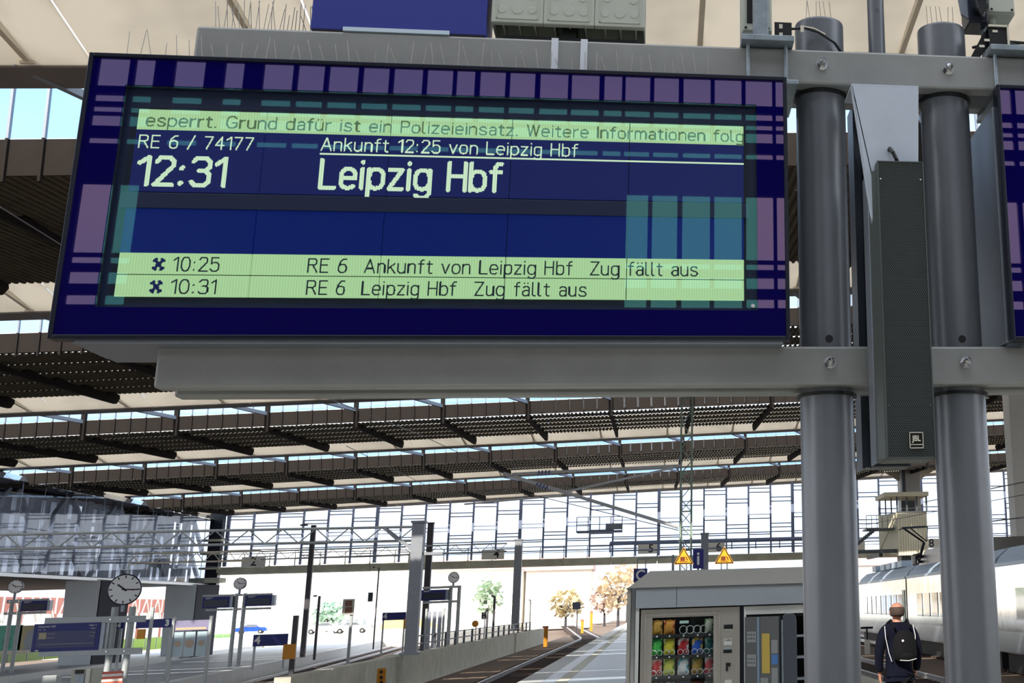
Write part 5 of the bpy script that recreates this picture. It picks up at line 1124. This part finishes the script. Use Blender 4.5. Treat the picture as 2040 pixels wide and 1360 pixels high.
# ticket machine and barrier at the bottom left
t, b, tp = post('ticket_machine', 'pale ticket machine with black display at the bottom left', 163, 1331, 1420, -.7, .62, beige, 'machine', Y=44)
platebox(t, 150, 1334, 167, 1341, 43.68, blackm, 'display', .02); platebox(t, 173, 1332, 178, 1360, 43.68, white_trim, 'side_strip', .03); platebox(t, 151, 1343, 167, 1362, 43.68, galv, 'front_plate', .02)
t = thing('roadworks_barrier', 'red and white barrier boards behind the posts at the bottom left', 'barrier', tuple(at(210, 1362, Y=56)))
for k in range(5):
    v = 1338+k*5; a = at(196, v+3, Y=56-k*.1); b_ = at(244, v, Y=56-k*.1); ob('board', MB().bar(a, b_, .04, .09), white_trim if k % 2 else mat('barrier_red', (196, 92, 70), .5), t)
for u in (198, 220, 242): a = at(u, 1337, Y=56); ob('foot', MB().box((a.x-.04, 56.05, -.9), (a.x+.04, 56.12, a.z)), galv, t)
t, b, tp = post('railing_post', 'short grey railing post at the bottom left edge', 97, 1345, 1400, -.7, .35, standm, 'post', Y=40)

# gantries across the left tracks
def gantry(label, u0, v0, u1, v1, dv, Y, n, m, r=.07):
    a = at(u0, v0, Y=Y); b = at(u1, v1, Y=Y); h = (a.z-at(u0, v0+dv, Y=Y).z); t = thing('gantry', label, 'gantry', tuple(a)); D = V((0, 0, h))
    ob('top_chord', MB().cyl(a, b, r, n=8), m, t); ob('bottom_chord', MB().cyl(a-D, b-D, r, n=8), m, t)
    for k in range(n):
        p = a.lerp(b, k/n); q_ = a.lerp(b, (k+.5)/n); e = a.lerp(b, (k+1)/n); ob('diagonal', MB().cyl(p, q_-D, r*.5, n=6).cyl(q_-D, e, r*.5, n=6), m, t)
    return t
gantry('long lattice gantry boom across the low left tracks up to the thick pole', -60, 1066, 826, 1049, 29, 64, 13, standm, .06)
gantry('thin white ladder-like gantry boom behind the big clock', 262, 1103, 520, 1097, 19, 78, 8, white_steel, .045)
gantry('lower grey gantry boom between the pair of poles and the kiosk', 520, 1098, 1010, 1082, 16, 100, 14, standm, .05)
t = thing('hanging_tube', 'curved feeder tube hanging above the big clock', 'overhead line arm', tuple(at(256, 1100, Y=66))); ob('tube', MB().tube([at(u, v, Y=66) for u, v in ((266, 1110), (258, 1118), (256, 1128), (254, 1146))], .04), standm, t)
for i, (p_, r_) in enumerate((([(0, 1112, 60), (430, 1128, 90)], .015), ([(0, 1098, 60), (440, 1105, 90)], .015), ([(1060, 985, 70), (1352, 1056, 60)], .02), ([(1840, 1000, 60), (2040, 960, 40)], .02), ([(1960, 1040, 60), (2040, 1030, 50)], .03), ([(1700, 1050, 90), (2040, 985, 45)], .015))):
    wire(('thin upper wire over the low left tracks', 'thin second wire over the low left tracks', 'thin wire running down towards the lattice mast foot', 'thin wire before the big pale hall column', 'registration wire at the big pale hall column', 'contact wire above the silver train')[i], p_, r_)

# ================= parked cars, far ground, buildings, trees =================
struct('ground', MB().box((-150, 150, -1.5), (-22, 330, -.25)), mat('pale_car_park', (206, 200, 186), .8, var=.08, scale=.2), 'pale sunlit car park beyond the low left platforms', cat='ground')
def car(label, u, v, col, L=4.6, flip=1, Z=-.25):
    c = at(u, v, Z=Z); t = thing('car', label, 'car', (c.x, c.y, Z), .12)
    m = mat('car_paint', col, .2, .3, coat=.5); h = .5*L; w_ = .85
    prof = [(-h, .35), (-h, .8), (-h*.92, .95), (-h*.55, 1.0), (-h*.3, 1.42), (h*.25, 1.46), (h*.62, 1.02), (h*.95, .92), (h, .6), (h, .35)]
    ob('body', MB().prism([(x*flip, -w_, z) for x, z in prof], (0, 2*w_, 0)), m, t, local=True, bev=.04)
    gl_ = [(-h*.47, 1.03), (-h*.27, 1.37), (h*.22, 1.4), (h*.5, 1.03)]
    ob('side_window', MB().prism([(x*flip, -w_-.01, z) for x, z in gl_], (0, .02, 0)), trw, t, local=True); ob('windscreen', MB().prism([(h*.60*flip, -.7, 1.03), (h*.60*flip, .7, 1.03), (h*.27*flip, .7, 1.42), (h*.27*flip, -.7, 1.42)], (.03*flip, 0, .03)), trw, t, local=True)
    for x in (-h*.62, h*.62):
        for y in (-w_, w_): wh = ob('wheel', MB().cyl((x, y-.08, .32), (x, y+.08, .32), .32, n=18), blackm, t, local=True); ob('hub', MB().cyl((x, y-.09, .32), (x, y-.1, .32), .17, n=12), chrome, t, local=True)
    ob('lamp', MB().box((h*flip-.03, -.8, .65), (h*flip+.01, -.5, .78)), white_trim, t, local=True); ob('mirror', MB().box((h*.3*flip-.08, -w_-.18, 1.0), (h*.3*flip+.08, -w_, 1.12)), m, t, local=True)
car('white parked car left of the blue one', 430, 1261, (235, 235, 235)); car('bright blue parked car between the small boards', 500, 1262, (30, 80, 180), flip=-1); car('blue car parked directly behind the bright blue one', 520, 1255, (60, 110, 190), 4.4, -1, Z=-.25)
car('white parked estate car in the middle of the car park', 645, 1262, (240, 240, 240), 5.0); car('pale blue van parked right behind the white estate car', 672, 1250, (150, 176, 206), 4.6); car('white car parked at the right end of the car park', 700, 1261, (225, 228, 232), 4.4, -1)
def house(label, u0, u1, Y, zt, floors, nb, m, roofm=None, nm='apartment_building'):
    a = at(u0, 1200, Y=Y).x; b = at(u1, 1200, Y=Y).x; z0 = -1.2; t = thing(nm, label, 'building', ((a+b)/2, Y, z0))
    ob('wall', MB().box((a, Y, z0), (b, Y+12, zt)), m, t); ob('roof', MB().prism([(a-.4, Y-.5, zt), (a-.4, Y+6, zt+2.6), (a-.4, Y+12.5, zt)], (b-a+.8, 0, 0)), roofm or m, t)
    fh = (zt-z0)/floors; bw_ = (b-a)/nb
    for i in range(nb):
        for j in range(floors):
            x = a+bw_*(i+.5); z = z0+fh*j+fh*.35
            wn = ob('window', MB().box((x-bw_*.17, Y-.12, z), (x+bw_*.17, Y+.02, z+fh*.42)), winm, t); 
    return t
warm = mat('cream_facade', (232, 222, 204), .8, var=.04); redroof = mat('hazed_tile_roof', (206, 170, 160), .8, var=.15)  # roof red paled, haze and glare put into the colour
house('long pale apartment block beyond the car park, left', 430, 575, 240, 11.5, 4, 12, whf); house('pale apartment block beyond the car park behind the slanting pole', 606, 835, 265, 12, 4, 14, whf)
house('white block with reddish roof right of the catenary poles', 860, 1040, 240, 9.0, 3, 12, whf, redroof); house('cream block with reddish roof beside the far trees', 1046, 1175, 235, 8.5, 3, 10, warm, redroof)
house('low white building far behind the kiosk', 1185, 1420, 300, 6, 2, 14, whf); house('pale building far behind the train', 1690, 1900, 280, 9, 3, 12, whf, redroof)
shed = thing('sunlit_embankment', 'low sandy embankment tinted with yellow sunlight right of the car park', 'embankment', tuple(at(800, 1262, Z=-1.0)))
c0 = at(748, 1266, Z=-1.2); c1 = at(868, 1260, Z=-1.2)
ob('bank', MB().prism([c0, c1, c1+V((0, 6, 2.3)), c0+V((0, 6, 2.3))], (0, 4, 0)), mat('sand_in_sunlight', (224, 196, 120), .9, var=.1, scale=.3), shed)  # sand colour with the yellow sunlight mixed in
def tree(label, u, Y, h, r, c1, n=260, zb=-1.2):
    x = at(u, 1200, Y=Y).x; t = thing('tree', label, 'tree', (x, Y, zb)); rn = random.Random(int(u))
    bark = poled; mb = MB().cyl((x, Y, zb), (x, Y, zb+h*.45), .22, .14, n=8)
    for k in range(14):
        a = rn.uniform(0, 6.28); z = zb+h*rn.uniform(.3, .5); mb.cyl((x, Y, z), (x+math.cos(a)*r*.8, Y+math.sin(a)*r*.8, zb+h*rn.uniform(.6, 1)), .08, .02, n=5)
    ob('trunk', mb, bark, t); lf = MB()
    for k in range(n):
        a = rn.uniform(0, 6.28); p = rn.uniform(-1, 1); q_ = rn.uniform(.5, 1)
        c = V((x+math.cos(a)*math.sqrt(1-p*p)*r*q_, Y+math.sin(a)*math.sqrt(1-p*p)*r*q_, zb+h*.66+p*h*.34*q_)); s_ = rn.uniform(.25, .6)
        d1 = V((rn.uniform(-1, 1), rn.uniform(-1, 1), rn.uniform(-1, 1))).normalized()*s_; d2 = d1.cross(V((rn.uniform(-1, 1), .3, 1))).normalized()*s_
        lf.quad(c-d1, c-d2, c+d1, c+d2)
    ob('foliage', lf, mat('leaves', c1, .8, var=.2), t, kind='stuff')  # leaf colours come in paled, standing in for haze
for lb, u, Y, h, r, c1 in (('tree with ochre leaves left of the kiosk', 1232, 190, 8.5, 3, (226, 206, 176)), ('reddish bare tree beside the ochre one', 1205, 205, 7, 2.4, (228, 204, 190)), ('green tree behind the small H board', 972, 200, 8, 2.2, (196, 214, 190)),
                         ('yellow-green bush before the cream block', 1128, 200, 6, 2.5, (226, 212, 176)), ('far ochre tree close to the kiosk corner', 1250, 215, 10, 3, (224, 208, 184)), ('pale green tree behind the car park', 655, 215, 5.5, 2.4, (190, 216, 200))):
    tree(lb, u, Y, h, r, c1)
for lb, u, vt, vb, Y, m in (('orange marker post right of the concrete wall end', 1087, 1248, 1277, 100, boxy), ('orange marker post beside the far track', 1160, 1234, 1252, 150, boxy), ('orange-red marker post further along the far track', 1178, 1218, 1246, 165, boxy), ('thin signal post with dark box along the far track', 1149, 1199, 1254, 140, poled)):
    t, b, tp = post('marker_post', lb, u, vt, vb, -.74, .28 if m is boxy else .12, m, 'post', Y=Y)
    ob('head', MB().box((tp.x-.4, Y-.1, tp.z-.7), (tp.x+.4, Y, tp.z)) if m is poled else MB().box((tp.x-.2, Y-.2, tp.z-.1), (tp.x+.2, Y+.2, tp.z+.05)), casing_dark if m is poled else redb, t)
